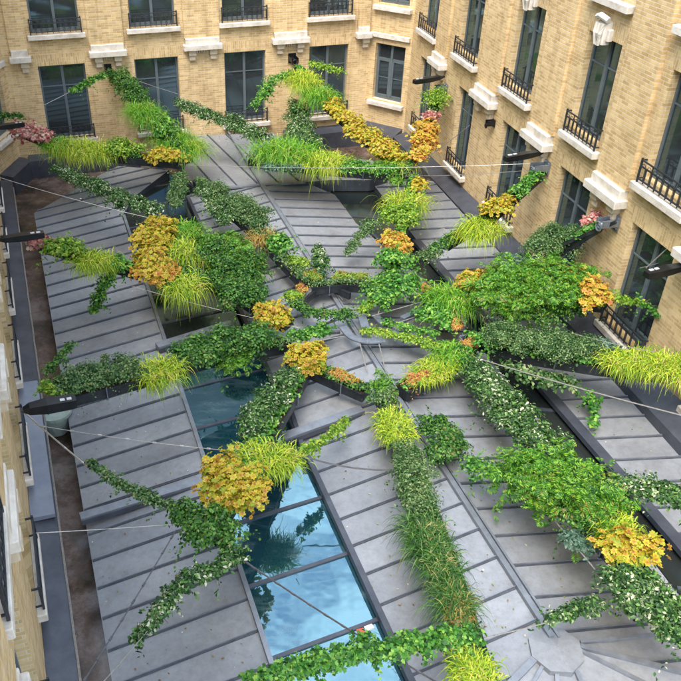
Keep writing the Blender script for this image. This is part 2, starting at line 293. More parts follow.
def make_window(par, x0, x1, z0, z1, style='door', curtain=None):
    f = MB(); y0, y1 = .15, .21; w = .055; xm = (x0+x1)/2
    f.box(x0, x0+w, y0, y1, z0, z1); f.box(x1-w, x1, y0, y1, z0, z1); f.box(x0+w, x1-w, y0, y1, z1-w, z1); f.box(x0+w, x1-w, y0, y1, z0, z0+w*1.6)
    f.box(xm-w*.75, xm+w*.75, y0-.015, y1, z0+w, z1-w)
    tz = z0+(z1-z0)*.71
    th = .014 if style == 'door' else .055
    for a_, b_ in ((x0+w, xm-w*.75), (xm+w*.75, x1-w)):
        f.box(a_, b_, y0+.005, y1-.005, tz-th, tz+th)
        if style != 'door':
            for q0, q1 in ((a_, a_+.05), (b_-.05, b_)): f.box(q0, q1, y0-.008, y1, z0+w*1.6, tz-th)
            f.box(a_, b_, y0-.008, y1, z0+w*1.6, z0+w*1.6+.06)
            f.box(a_, b_, y0+.008, y1-.01, z0+(tz-z0)*.55-.01, z0+(tz-z0)*.55+.01)
    fo = f.build('window', M['frame'], par)
    p = MB(); p.box(x0+w*.5, x1-w*.5, y0+.028, y0+.036, z0+w, z1-w*.5); p.build('pane', M['pane'], fo)
    if curtain:
        c = MB(); xa, xb = x0+.06+(x1-x0)*curtain[0], x0+(x1-x0)*curtain[1]-.06; k = 18
        pts = [(xa+(xb-xa)*i/k, .34+.022*math.sin(i*2.4)) for i in range(k+1)]
        c.prism(pts+[(q[0], q[1]+.006) for q in reversed(pts)], z0+.05, z1-.1); c.build('curtain', M['curtain'], fo)
    return fo
def wing(label, O, D, s0, s1, zt, wins, ledges, slim=1.):
    """wins: list of (x0,x1,z0,z1,style,curtain,sill_z,rail)  ledges: (x0,x1,single)"""
    e_ = empty('building_wing', (O[0], O[1], 0), math.atan2(D[1], D[0])); tag(e_, label, 'building', 'brick building wings round the courtyard')
    xs = sorted({s0, s1, *[w[0] for w in wins], *[w[1] for w in wins]}); zs = sorted({-1.4, zt, *[w[2] for w in wins], *[w[3] for w in wins]})
    b = MB()
    for i in range(len(xs)-1):
        for j in range(len(zs)-1):
            xm, zm = (xs[i]+xs[i+1])/2, (zs[j]+zs[j+1])/2
            if any(w[0] < xm < w[1] and w[2] < zm < w[3] for w in wins): continue
            b.poly([(xs[i], 0, zs[j]), (xs[i+1], 0, zs[j]), (xs[i+1], 0, zs[j+1]), (xs[i], 0, zs[j+1])])
    R = .22
    for w in wins:
        x0, x1, z0, z1 = w[:4]; b.m = 0
        b.poly([(x0, 0, z0), (x0, R, z0), (x0, R, z1), (x0, 0, z1)]); b.poly([(x1, 0, z0), (x1, 0, z1), (x1, R, z1), (x1, R, z0)])
        b.poly([(x0, 0, z1), (x0, R, z1), (x1, R, z1), (x1, 0, z1)]); b.poly([(x0, 0, z0), (x1, 0, z0), (x1, R, z0), (x0, R, z0)])
        b.m = 1; g_ = .12; Y = 1.6
        A = [(x0-g_, z0-g_), (x1+g_, z0-g_), (x1+g_, z1+g_), (x0-g_, z1+g_)]
        for q in range(4):
            p, r_ = A[q], A[(q+1) % 4]; b.poly([(p[0], R, p[1]), (r_[0], R, r_[1]), (r_[0], Y, r_[1]), (p[0], Y, p[1])])
        b.poly([(p[0], Y, p[1]) for p in A])
        In = [(x0, z0), (x1, z0), (x1, z1), (x0, z1)]
        for q in range(4):
            q2 = (q+1) % 4; b.poly([(A[q][0], R, A[q][1]), (A[q2][0], R, A[q2][1]), (In[q2][0], R, In[q2][1]), (In[q][0], R, In[q][1])])
    b.m = 0; b.box(s0, s1, 1.7, 1.9, -1.4, zt); b.box(s0, s1, .003, 1.69, zt, zt+.2)
    wo_ = b.build('wall', [M['brick'], M['room']], e_)
    q = MB(); q.hexa([(s0, .25, zt+.205), (s1, .25, zt+.205), (s1, 1.85, zt+.205), (s0, 1.85, zt+.205)], [(s0, 1.5, zt+5.8), (s1, 1.5, zt+5.8), (s1, 1.85, zt+5.8), (s0, 1.85, zt+5.8)]); q.build('mansard_roof', M['slate_roof'], e_)
    q = MB(); q.box(s0, s1, -.25, -.003, zt-.25, zt+.05); q.box(s0, s1, -.35, .24, zt+.205, zt+.3); q.build('cornice', M['stone'], e_)
    for w in wins:
        x0, x1, z0, z1, style, cur, sz, rail, arch = w
        make_window(e_, x0, x1, z0, z1, style, cur)
        if sz is not None:
            q = MB(); q.box(x0-.13, x1+.13, -.17*slim**.5, -.003, sz-.13, sz, .012); q.build('sill', M['stone'], e_)
            q = MB(); q.box(x0+.003, x1-.003, -.002, .16, sz-.06, sz-.004); q.build('threshold', M['slate'], e_)
            if rail: rail_mb(x0-.03, x1+.03, sz+.03, -.10).build('balcony_railing', M['iron'], e_)
        if arch:
            q = MB(); q.hexa([(x0-.02, -.004, z1+.002), (x1+.02, -.004, z1+.002), (x1+.02, -.001, z1+.002), (x0-.02, -.001, z1+.002)],
                             [(x0-.14, -.004, z1+.33), (x1+.14, -.004, z1+.33), (x1+.14, -.001, z1+.33), (x0-.14, -.001, z1+.33)]); q.build('flat_arch', M['arch'], e_)
        if arch == 'key':
            q = MB(); xm = (x0+x1)/2
            q.box(xm-.16, xm+.16, -.16, -.006, z1-.1, z1+.32, .03); q.box(xm-.24, xm-.155, -.10, -.006, z1-.02, z1+.2, .02); q.box(xm+.155, xm+.24, -.10, -.006, z1-.02, z1+.2, .02)
            for k_ in (-.10, 0, .10): q.tube([(xm+k_, -.165, z1+.28), (xm+k_*.9, -.2, z1+.1), (xm+k_*.6, -.17, z1-.12)], .05, 8, .03)
            q.tube([(xm-.2, -.14, z1+.36), (xm, -.2, z1+.42), (xm+.2, -.14, z1+.36)], .06, 8)
            q.build('keystone', M['stone'], e_)
    for x0, x1, single in ledges:
        q = MB(); q.box(x0+.05, x1-.05, -.08, -.001, 3.31, zt); q.build('pilaster', M['brick'], e_)
        q = MB(); q.box(x0, x1, -.27*slim, -.003, 2.97, 3.13, .015); q.box(x0+.07, x1-.07, -.17*slim, -.003, 3.13, 3.31, .012); lo = q.build('ledge', M['stone'], e_)
        if single is not None:
            cs = [(x0+x1)/2+.1] if single else [x0+.28, x1-.28]
            for c_ in cs:
                q = MB(); q.box(c_-.12, c_+.12, -.17, -.003, 2.80, 2.968, .01); q.box(c_-.10, c_+.10, -.11, -.003, 2.64, 2.80, .02); q.build('corbel', M['stonew'], lo)
            if not single:
                q = MB(); k_ = int((cs[1]-cs[0]-.26)/.075)
                for i in range(k_): q.box(cs[0]+.14+i*.075, cs[0]+.14+i*.075+.045, -.09, -.003, 2.84, 2.965)
                q.build('dentils', M['stonew'], lo)
    return e_
P0 = at(273, 132, 0); vB = ray(3682, -203); vB[2] = 0; DB = vB/np.linalg.norm(vB)
def bpt(s, z=0): q = P0+DB*s; q[2] = z; return q
Bc = np.array([4.54, 26.7, 0]); DR = np.array([.180, -.984, 0]); DR /= np.linalg.norm(DR)
Ac = np.array([3.29, 27.69, 0])
BL = bpt(-8.45)                                  # left end of the back wall
E0 = np.array([-3.14, 6.69, 0]); DL = np.array([-.308, .951, 0]); DL /= np.linalg.norm(DL)
CL = E0+DL*16.9                                  # far end of the left wall
wb = []
for i, (x0, x1) in enumerate([(-7.47, -6.06), (-4.53, -3.15), (-1.64, -.26), (1.25, 2.62)]):
    wb.append((x0, x1, .48, 2.77, 'door', [None, None, None, (.6, .95)][i], .44, True, True))
    wb.append((x0-.02, x1+.0, 3.74, 5.7, 'door', [(0, .2), None, None, None][i], 3.70, True, True))
wing('yellow brick building wing straight ahead, with four columns of tall windows', P0, DB, -8.45, float((Ac-P0)@DB), 9.2,
     wb, [(-8.25, -7.62, True), (-5.9, -4.75, False), (-2.97, -1.73, False), (-.06, 1.19, False), (2.83, 3.36, True)])
dc = Bc-Ac; lc = np.linalg.norm(dc); dc /= lc
w_ = wing('narrow slanting brick corner wing between the far wing and the right wing', Ac, dc, 0, lc, 9.2,
     [(.24, 1.38, .95, 2.80, 'case', None, .90, False, False), (.24, 1.38, 4.05, 5.7, 'case', None, 4.0, False, False)], [])
q = MB(); q.box(.06, lc-.06, -.10, -.003, 3.0, 3.14, .012); q.build('ledge', M['stone'], w_)
wr = []
for i, (x0, x1) in enumerate([(.93, 1.95), (4.18, 5.32), (7.14, 8.55), (10.2, 11.55), (13.1, 14.45), (16.0, 17.3)]):
    if i != 3: wr.append((x0, x1, .62, 2.83, 'door', [(0, .35), (.1, .55), (.15, .6), None, (0, .5), None][i], .58, True, True))
    else: wr.append((x0, x1, .62, 2.83, 'open', (.05, .55), .58, True, True))
for i, (x0, x1) in enumerate([(.75, 2.1), (3.75, 5.12), (7.0, 8.32), (10.2, 11.42), (13.05, 14.4), (15.9, 17.2)]):
    wr.append((x0, x1, 3.72, 5.68, 'door', [(0, .3), None, (0, .25), None, None, None][i], 3.62, True, 'key'))
for i, (x0, x1) in enumerate([(3.75, 5.12), (7.0, 8.32), (10.2, 11.42), (13.05, 14.4)]):
    wr.append((x0, x1, 6.5, 8.4, 'door', None, 6.4, False, True))
wr = [tuple('door' if c == 'open' else c for c in w) for w in wr]
wing('tall yellow brick building wing along the right side, with carved keystones over its windows', Bc, DR, 0, 24, 9.2, wr,
     [(2.15, 3.15, False), (5.45, 6.75, False), (8.6, 9.75, False), (11.6, 12.8, False), (14.65, 15.7, False)])
dcl = BL-CL; lcl = np.linalg.norm(dcl); dcl /= lcl
w_ = wing('slanting brick corner wing at the far left, mostly cut off by the picture edge', CL, dcl, 0, lcl, 9.2,
     [(lcl*.2, lcl*.8, .95, 2.80, 'case', None, .90, False, False)], [])
q = MB(); q.box(.05, lcl-.05, -.10, -.003, 2.9, 3.05, .012); q.build('ledge', M['stone'], w_)
wl = []; ll = []
for k in range(-5, 6):
    s = k*2.7
    wl.append((s+.15, s+1.4, .5, 2.78, 'door', None, .45, True, True)); wl.append((s+.15, s+1.4, 3.75, 5.7, 'door', None, 3.7, True, True))
    if k > -4: wl.append((s+.15, s+1.4, 6.5, 8.4, 'door', None, 6.4, False, True))
    ll.append((s+1.55, s+2.7, False))
wing('yellow brick building wing along the left edge, seen almost edge on', E0, DL, -16, 16.9, 9.2, wl, ll, slim=.6)
# ------------------------------------------------------------------ floor and dark bands at the foot of the walls
q = MB(); ring = [E0+DL*(-16), CL, BL, Ac, Bc, Bc+DR*24]
q.prism([(p[0], p[1]) for p in ring], -1.5, -.62); tag(q.build('gutter_floor', M['floor']), kind='structure')
def band(name, label, segs, m, drop=-.61):
    q = MB()
    for (a_, za, b_, zb, c_, zc, d_, zd) in segs:   # a,b wall side, c,d court side (c beyond b)
        q.prism([a_, b_, c_, d_], drop, [za, zb, zc, zd])
    o = q.build(name, m); return o
def off(P, D, s, d):  # point at s along D, d out into the courtyard
    p = P+D*s; nrm = np.array([D[1], -D[0], 0]); return (p+nrm*d)[:2]
# right band: top rises towards the camera
q = MB()
def strip(q, P, D, sa, sb, d0, d1, za0, za1, zb0, zb1, z_lo=-.615, k=6):
    for i in range(k):
        t0, t1 = i/k, (i+1)/k; s_0, s_1 = sa+(sb-sa)*t0, sa+(sb-sa)*t1
        zo = lambda t: za0+(za1-za0)*t; zi = lambda t: zb0+(zb1-zb0)*t
        q.prism([off(P, D, s_0, d0), off(P, D, s_0, d1), off(P, D, s_1+.0, d1), off(P, D, s_1, d0)][::-1], z_lo, [zo(t1), zi(t1), zi(t0), zo(t0)])
strip(q, Bc, DR, .25, 22, .004, .46, .12, .72, -.02, .42)
q.build('gutter_coping', M['slate']); bpy.data.objects['gutter_coping']['kind'] = 'structure'
q = MB(); strip(q, Ac, dc, .1, lc-.05, .004, .62, .1, .12, -.05, -.02, k=2); tag(q.build('gutter_coping', M['slate']), kind='structure')
q = MB(); strip(q, P0, DB, -8.2, -4.7, .004, .42, .03, .0, -.04, -.06, k=3); strip(q, P0, DB, .35, 3.2, .004, .50, .02, .05, -.06, -.05, k=2); tag(q.build('gutter_coping', M['slate']), kind='structure')
q = MB(); strip(q, CL, dcl, .15, lcl-.1, .004, .42, .03, .03, -.04, -.04, k=1); tag(q.build('gutter_coping', M['slate']), kind='structure')
q = MB(); strip(q, E0, DL, -10, 16.6, .004, .40, .02, .02, -.02, -.02, k=10); tag(q.build('gutter_coping', M['slate']), kind='structure')
q = MB(); strip(q, E0, DL, 2.2, 5.9, .006, .38, .12, .12, .10, .10, .03, k=2); tag(q.build('gutter_cover', M['slate_sheen']), kind='structure')  # raised piece, coloured paler to stand for the sky mirrored in it
q = MB()
pl = [tuple(off(E0, DL, s, .415))+(-.012,) for s in np.arange(-9, 16.2, .5)]
q.tube([np.array(p)+[.004*math.sin(i*3), 0, 0] for i, p in enumerate(pl)], .018, 5); tag(q.build('gutter_edge', M['cable']), kind='structure')
# ------------------------------------------------------------------ zinc roof
roof = empty('courtyard_roof', tuple(at(360, 330, 0))); tag(roof, 'pale grey standing seam zinc roof with long strips of glazing, filling the courtyard floor', 'roof')
RL = np.array(roof.location)
def clip(poly, nrm, c):
    out = []
    for i in range(len(poly)):
        p, r_ = poly[i], poly[(i+1) % len(poly)]; dp, dr = p@nrm-c, r_@nrm-c
        if dp >= 0: out.append(p)
        if (dp >= 0) != (dr >= 0): out.append(p+(r_-p)*dp/(dp-dr))
    return out
def plane3(a_, b_, c_):
    A, B, C_ = (at(*x) for x in (a_, b_, c_)); n_ = np.cross(B-A, C_-A); n_ /= np.linalg.norm(n_)
    if n_[2] < 0: n_ = -n_
    return A, n_
def unp(u, v, pl_):
    A, n_ = pl_; r = ray(u, v); return CAM+r*(((A-CAM)@n_)/(r@n_))
def section(name, px, pl_, sp, spacing, m=None, seam_m=None, sw=.031, sh=.04, phase=0., thick=.35, extra=None):
    P = [unp(u, v, pl_) for u, v in px]; A, n_ = pl_
    a_, b_ = unp(*sp[0], pl_), unp(*sp[1], pl_); t = b_-a_; t /= np.linalg.norm(t)
    ar = sum(P[i][0]*P[(i+1) % len(P)][1]-P[(i+1) % len(P)][0]*P[i][1] for i in range(len(P)))
    if ar < 0: P = P[::-1]
    w = np.cross(n_, t); w /= np.linalg.norm(w)
    ds = [p@w for p in P]; c0 = a_@w+phase; k0 = math.floor((min(ds)-c0)/spacing); k1 = math.ceil((max(ds)-c0)/spacing)
    q = MB(); sm = MB(); fold = MB()
    for k in range(k0, k1):
        s_ = clip(P, w, c0+k*spacing)
        s_ = clip(s_, -w, -(c0+(k+1)*spacing)) if len(s_) > 2 else []
        if len(s_) > 2: q.poly(s_)
        c = c0+k*spacing; xs_ = []
        for i in range(len(P)):
            p, r_ = P[i], P[(i+1) % len(P)]; dp, dr = p@w-c, r_@w-c
            if (dp >= 0) != (dr >= 0): x = p+(r_-p)*dp/(dp-dr); xs_.append(x)
        xs_.sort(key=lambda x: x@t)
        for i in range(0, len(xs_)-1, 2):
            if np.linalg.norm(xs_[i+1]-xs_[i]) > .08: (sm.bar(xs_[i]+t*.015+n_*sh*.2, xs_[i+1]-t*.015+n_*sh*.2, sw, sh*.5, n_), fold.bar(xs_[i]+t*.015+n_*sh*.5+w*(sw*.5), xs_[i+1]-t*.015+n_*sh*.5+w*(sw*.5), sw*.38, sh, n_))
    # edges drop down
    q.m = 1; k = len(P)
    for i in range(k):
        p, r_ = P[i], P[(i+1) % k]; dn = np.array([0, 0, -thick]); q.poly([p+dn, r_+dn, r_, p])
    o = q.build(name, [m or M['zinc'], M['slate']], roof, ); o.location = -RL
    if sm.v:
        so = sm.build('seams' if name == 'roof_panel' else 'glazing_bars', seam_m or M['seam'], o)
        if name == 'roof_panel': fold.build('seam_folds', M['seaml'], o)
    return o
WZ, VZ = .30, 0.0
pL = plane3((44, 262, -.22), (112, 681, -.22), (269, 662, .0))
section('roof_panel', [(34, 213), (73, 191), (98, 176), (118, 166), (169, 170), (135, 196), (122, 216), (301, 760), (125, 760)], pL, ((110, 585), (169, 564)), .55)
pW = plane3((262, 187, WZ), (551, 639, WZ), (410, 681, .04))
section('roof_panel', [(186, 196), (200, 190), (262, 187), (549, 636), (534, 655), (450, 765), (449, 765)], pW, ((338, 521), (398, 498)), .56)
pE = plane3((262, 187, WZ), (551, 639, WZ), (434, 290, .02))
section('roof_panel', [(262, 187), (305, 182), (335, 195), (356, 223), (434, 290), (640, 545), (735, 668), (700, 678), (580, 650), (549, 636)], pE, ((471, 510), (526, 507)), .575)
pFE = plane3((416, 239, .02), (681, 545, .02), (626, 377, .10))
section('roof_panel', [(370, 180), (388, 176), (433, 181), (487, 240), (507, 259), (626, 377), (760, 511), (760, 636), (681, 545), (416, 239)], pFE, ((561, 400.5), (644, 396.6)), .56)
pT = plane3((175, 134, .12), (273, 132, .12), (262, 187, .28))
section('roof_panel', [(172, 136), (273, 133), (300, 148), (336, 158), (372, 160), (388, 176), (370, 180), (330, 180), (305, 182), (222, 187), (198, 190), (186, 182)], pT, ((187.5, 134.7), (230, 178.7)), .60)
pF = plane3((534, 655, .27), (580, 650, .27), (560, 760, .02))
section('roof_panel', [(534, 655), (556, 668), (580, 650), (700, 678), (760, 700), (700, 790), (450, 790), (450, 765)], pF, ((440, 900), (800, 900)), 50.)
q = MB()   # radial seams from the octagonal cap
for (u0, v0), (u1, v1), w in (((580, 643), (668, 634), .04), ((580, 647), (690, 675), .07), ((579, 651), (690, 707), .045), ((572, 662), (596, 720), .06), ((556, 669), (559, 740), .05), ((537, 657), (470, 726), .09), ((545, 662), (505, 735), .045)):
    a_, b_ = unp(u0, v0, pF), unp(u1, v1, pF); q.bar(a_+[0, 0, .02], b_+[0, 0, .02], w, .04)
o = q.build('radial_seams', M['seaml'], roof); o.location = -RL
cc = at(556, 649, .30); q = MB(); n8 = 8; R8 = .36
o8 = [(cc[0]+R8*math.cos(math.pi*2*(i+.4)/n8), cc[1]+R8*math.sin(math.pi*2*(i+.4)/n8)) for i in range(n8)]
q.prism(o8, .14, .305)
for i in range(n8):
    a_, b_ = o8[i], o8[(i+1) % n8]; q.poly([(*a_, .306), (*b_, .306), (cc[0], cc[1], .36)])
o = q.build('roof_cap', M['zinc'], roof); o.location = -RL
q = MB()
a_, b_ = at(228, 132, .2), at(262, 187, WZ); q.bar(a_+[0, 0, .02], b_+[0, 0, .03], .05, .06)
q.bar(b_+[0, 0, .03], at(551, 639, WZ)+[0, 0, .03], .085, .085); q.bar(b_+[.07, 0, .03], at(551, 639, WZ)+[.10, 0, .02], .035, .07)
o = q.build('ridge_roll', M['seaml'], roof); o.location = -RL
q = MB(); a_, b_ = at(222, 188, .27), at(305, 182, .28); q.bar(a_, b_, .12, .05); o = q.build('flashing', M['seaml'], roof); o.location = -RL
def flash(p, r_, w, h, zt):
    q = MB(); a_, b_ = at(*p, zt), at(*r_, zt); t = (b_-a_)/np.linalg.norm(b_-a_)
    q.bar(a_-[0, 0, h/2], b_-[0, 0, h/2], w, h); o = q.build('flashing', M['seaml'], roof); o.location = -RL
    q = MB(); s_ = np.cross(t, [0, 0, 1.]); q.bar(a_-[0, 0, h*.62]+s_*(w/2+.012), b_-[0, 0, h*.62]+s_*(w/2+.012), .02, h*.72); o = q.build('flashing_painted_shadow', M['slate'], roof); o.location = -RL  # dark bar along the flashing stands in for the shadow below the step
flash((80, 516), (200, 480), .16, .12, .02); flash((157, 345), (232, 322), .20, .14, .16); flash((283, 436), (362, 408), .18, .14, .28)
# glazed strips
pG = plane3((122, 216, .02), (269, 662, .02), (410, 681, .02))
pG = (pG[0]-[0, 0, .05], pG[1])
section('roof_glazing', [(252, 340), (306, 457), (452, 772), (306, 772), (170, 366)], pG, ((249, 587), (344, 555)), 1.22, M['roofglass'], M['slate'], .06, .05, thick=.2)
section('roof_glazing', [(160, 165), (188, 190), (251.6, 339), (169.6, 365), (122, 216)], pG, ((249, 587), (344, 555)), 1.22, M['darkglass'], M['slate'], .06, .05, thick=.2)
def edge(p, r_, w, h, z, m='slate'):
    q = MB(); q.bar(at(*p, z), at(*r_, z), w, h); o = q.build('glazing_frame', M[m], roof); o.location = -RL
edge((188, 198), (449, 764), .09, .12, .06); edge((124, 216), (303, 760), .07, .10, .03, 'seaml')
edge((291, 412), (306, 460), .08, .14, .10)
pV = plane3((356, 223, -.02), (640, 545, -.02), (681, 545, -.02)); pV = (pV[0]-[0, 0, .10], pV[1])
section('roof_glazing', [(300, 182), (335, 195), (356, 223), (434, 290), (640, 545), (760, 690), (760, 636), (681, 545), (416, 239), (370, 180), (330, 178)], pV, ((300, 185), (390, 190)), 2.0, M['darkglass'], M['slate'], .06, .05, thick=.2)
edge((416, 241), (690, 557), .20, .10, .03); edge((360, 224), (434, 290), .05, .08, .0, 'slate')
# little sticker-like hatch tags on glazing frame
q = MB(); a_, b_ = at(357, 632, .06), at(364, 630, .06); q.bar(a_, b_, .07, .02); o = q.build('warning_tag', M['red'], roof); o.location = -RL
q = MB(); a_, b_ = at(365, 629, .06), at(373, 626, .06); q.bar(a_, b_, .07, .02); o = q.build('warning_tag', M['white'], roof); o.location = -RL
# pot in the gutter
pc = at(58, 430, -.6)
q = MB(); prof = [(.20, 0), (.27, .25), (.30, .42), (.33, .44), (.33, .50), (.28, .50), (.26, .40), (0, .40)]
for i in range(len(prof)-1):
    for k in range(20):
        a0, a1 = 2*math.pi*k/20, 2*math.pi*(k+1)/20; (r0, z0), (r1, z1) = prof[i], prof[i+1]
        q.poly([(r0*math.cos(a0), r0*math.sin(a0), z0), (r0*math.cos(a1), r0*math.sin(a1), z0), (r1*math.cos(a1), r1*math.sin(a1), z1), (r1*math.cos(a0), r1*math.sin(a0), z1)])
o = q.build('plant_pot', M['pot']); o.location = pc; tag(o, 'pale green glazed pot standing in the mossy gutter under the black strut', 'pot')
# ------------------------------------------------------------------ troughs
GT = 'planter troughs hung above the roof'
def smooth_path(P, k=5):
    P = [np.array(p, float) for p in P]
    if len(P) < 3: return [P[0]+(P[-1]-P[0])*t for t in np.linspace(0, 1, 6)]
    out = []
    for i in range(len(P)-1):
        p0, p1, p2, p3 = P[max(i-1, 0)], P[i], P[i+1], P[min(i+2, len(P)-1)]
        for j in range(k):
            t = j/k; out.append(.5*((2*p1)+(-p0+p2)*t+(2*p0-5*p1+4*p2-p3)*t*t+(-p0+3*p1-3*p2+p3)*t**3))
    out.append(P[-1]); return out
def trough(label, px, w=.34, h=.22, curved=False, m='trough', name='planter_trough', soilm='soil', dv=5):
    w *= .86; h *= .82
    raw = [at(u, v-dv, z) for u, v, z in px]
    P = smooth_path(raw, 6) if curved else raw
    if len(P) == 2: P = [P[0], (P[0]+P[1])/2, P[1]]
    e_ = empty(name, tuple(P[0])); tag(e_, label, 'planter', GT); o_ = P[0]
    n_ = len(P); L, R = [], []
    for i, p in enumerate(P):
        t = P[min(i+1, n_-1)]-P[max(i-1, 0)]; t[2] = 0; t /= np.linalg.norm(t); s_ = np.array([t[1], -t[0], 0]); L.append(-s_); R.append(s_)
    q = MB(); th = .018; dz = np.array([0, 0, 1.])
    for i in range(n_-1):
        a_, b_ = P[i], P[i+1]; sa, sb = R[i], R[i+1]
        for sg in (1, -1):
            q.hexa([a_+sa*sg*w/2-dz*h, b_+sb*sg*w/2-dz*h, b_+sb*sg*(w/2-th)-dz*h, a_+sa*sg*(w/2-th)-dz*h], [a_+sa*sg*w/2, b_+sb*sg*w/2, b_+sb*sg*(w/2-th), a_+sa*sg*(w/2-th)])
            q.hexa([a_+sa*sg*(w/2+.014)-dz*.03, b_+sb*sg*(w/2+.014)-dz*.03, b_+sb*sg*(w/2+.001)-dz*.03, a_+sa*sg*(w/2+.001)-dz*.03], [a_+sa*sg*(w/2+.014)+dz*.004, b_+sb*sg*(w/2+.014)+dz*.004, b_+sb*sg*(w/2+.001)+dz*.004, a_+sa*sg*(w/2+.001)+dz*.004])
        q.hexa([a_-sa*w/2-dz*(h+.015), a_+sa*w/2-dz*(h+.015), b_+sb*w/2-dz*(h+.015), b_-sb*w/2-dz*(h+.015)], [a_-sa*w/2-dz*(h+.001), a_+sa*w/2-dz*(h+.001), b_+sb*w/2-dz*(h+.001), b_-sb*w/2-dz*(h+.001)])
    for i, sg in ((0, -1), (n_-1, 1)):
        t = P[min(i+1, n_-1)]-P[max(i-1, 0)]; t[2] = 0; t /= np.linalg.norm(t); p = P[i]; s_ = R[i]
        q.hexa([p-s_*w/2-dz*h, p+s_*w/2-dz*h, p+s_*w/2-dz*h+t*sg*.02, p-s_*w/2-dz*h+t*sg*.02], [p-s_*w/2, p+s_*w/2, p+s_*w/2+t*sg*.02, p-s_*w/2+t*sg*.02])
    bo = q.build('trough_body', M[m], e_, ); bo.location = -o_
    q = MB()
    for i in range(n_-1):
        a_, b_ = P[i]-dz*.05, P[i+1]-dz*.05; q.poly([a_-R[i]*(w/2-th), a_+R[i]*(w/2-th), b_+R[i+1]*(w/2-th), b_-R[i+1]*(w/2-th)])
    so = q.build('soil', M[soilm], e_); so.location = -o_
    if m == 'trough' and len(raw) > 1:
        PR = (np.array([p+dz*.02 for p in P]), np.full(len(P), w*.50)); kk = ('bush', 'ivy', 'shrub')[int(rng.integers(0, 3))]
        V_, F_, _, _ = leaves(kk, None, .75, 1., .5, PR); go = mesh_np('ground_cover', V_, F_, LM[kk], tuple(o_), e_); go.location = (0, 0, 0)
    # hanger straps
    for i in range(0, n_-1, max(1, (n_-1)//3)):
        p = (P[i]+P[i+1])/2; s_ = R[i]; q = MB()
        for sg in (1, -1): q.tube([p+s_*sg*(w/2+.02)-dz*(h), p+s_*sg*(w/2+.02)+dz*.03], .012, 5)
        q.bar(p-s_*(w/2+.03)-dz*(h+.03), p+s_*(w/2+.03)-dz*(h+.03), .04, .025); ho = q.build('hanger', M['steel'], e_); ho.location = -o_
    return P
# steel ring: curved strips
ringe = empty('steel_ring', tuple(at(365, 330, .6))); tag(ringe, 'curved galvanised steel strips making the open ring where the troughs meet', 'ring'); RO = np.array(ringe.location)
def arc_strip(px, w, h, m='steel'):
    P = smooth_path([at(u, v, z) for u, v, z in px], 7); q = MB()
    for i in range(len(P)-1): q.bar(P[i], P[i+1]+(P[i+1]-P[i])*.05, w, h)
    o = q.build('ring_strip', M[m], ringe); o.location = -RO
arc_strip([(300, 301, .62), (312, 288, .64), (328, 281, .66), (344, 283, .66)], .11, .03); arc_strip([(301, 306, .55), (314, 294, .55), (330, 289, .55), (350, 296, .55)], .07, .16, 'trough')
arc_strip([(343, 327, .62), (352, 337, .62), (366, 341, .62), (384, 340, .62)], .17, .03); arc_strip([(361, 343, .58), (381, 343, .58)], .05, .06, 'trough')
arc_strip([(362, 316, .60), (366, 330, .60)], .17, .025); arc_strip([(376, 316, .60), (388, 328, .60), (404, 336, .60), (424, 344, .60)], .15, .025)
arc_strip([(367, 312, .58), (378, 313, .58)], .14, .02); arc_strip([(402, 320, .56), (416, 312, .56), (420, 303, .56), (412, 297, .56)], .12, .12, 'steel')
arc_strip([(424, 304, .6), (434, 318, .6), (430, 336, .6)], .08, .1); arc_strip([(300, 340, .5), (318, 334, .5), (340, 332, .52)], .06, .06, 'cabled')
# ------------------------------------------------------------------ cables
GC = 'steel cables strung across the courtyard'
def cable(label, a_, b_, sag=.05, r=.006, m='cable', beads=0, ends3=False):
    A = np.array(a_, float) if len(a_) == 3 and ends3 else at(*a_); B = np.array(b_, float) if ends3 else at(*b_)
    ts = np.linspace(0, 1, 14); P = [A+(B-A)*t-np.array([0, 0, sag*4*t*(1-t)]) for t in ts]
    q = MB(); q.tube([p-A for p in P], r, 5)
    for i in range(beads):
        t = (i+.5)/beads; p = A+(B-A)*t-np.array([0, 0, sag*4*t*(1-t)])-A; d_ = (B-A)/np.linalg.norm(B-A)*.03; q.tube([p-d_, p+d_], .016, 6)
    o = q.build('cable', M[m]); o.location = A; tag(o, label, 'cable', GC); return o
cable('pale cable crossing the upper left corner towards the junction with white-flecked leaves', (-8, 175, 2.4), (150, 218, 1.3))
cable('pale cable from the big amber clump at left down to the ring', (132, 286, 1.2), (300, 328, .7))
cable('long pale cable across the far side above the level grass trough', (190, 165, 1.2), (545, 163, 2.6), .1)
cable('pale cable from the top junction to the right wing bracket near the ivy', (405, 176, 1.3), (552, 168, 2.6))
cable('thin cable across the far right window near the corner', (178, 94, 1.9), (96, 66, 2.6), .02)
cable('beaded cable from the far left bracket down across the first window', (44, 105, 2.0), (110, 70, 2.6), .02)
cable('dark thin cable from the knob on the right wing down to the top junction', (470, 125, 2.5), (410, 170, 1.35), .03, .008, 'cabled')
cable('beaded pale cable leaving the left strut towards the lower amber clump', (30, 424, 1.7), (222, 450, 1.2), .04, beads=7)
cable('pale cable from the left strut down along the zinc to the hanging vine', (24, 412, 1.7), (92, 470, 1.5), .02, .013, beads=4)
cable('straight pale cable from the left wing to the dark holly clump', (36, 533, 2.0), (176, 524, 1.2), .01)
cable('dark beaded cable from the holly clump to the bottom left corner', (176, 530, 1.2), (78, 690, 1.6), .03, .009, 'cabled', 9)
cable('pale cable leaving the bottom left edge under the flowering vine', (96, 690, 1.6), (150, 628, 1.3), .01)
cable('beaded dark cable crossing the blue roof glazing', (240, 558, 1.1), (450, 690, 1.4), .06, .012, 'cabled', 12)
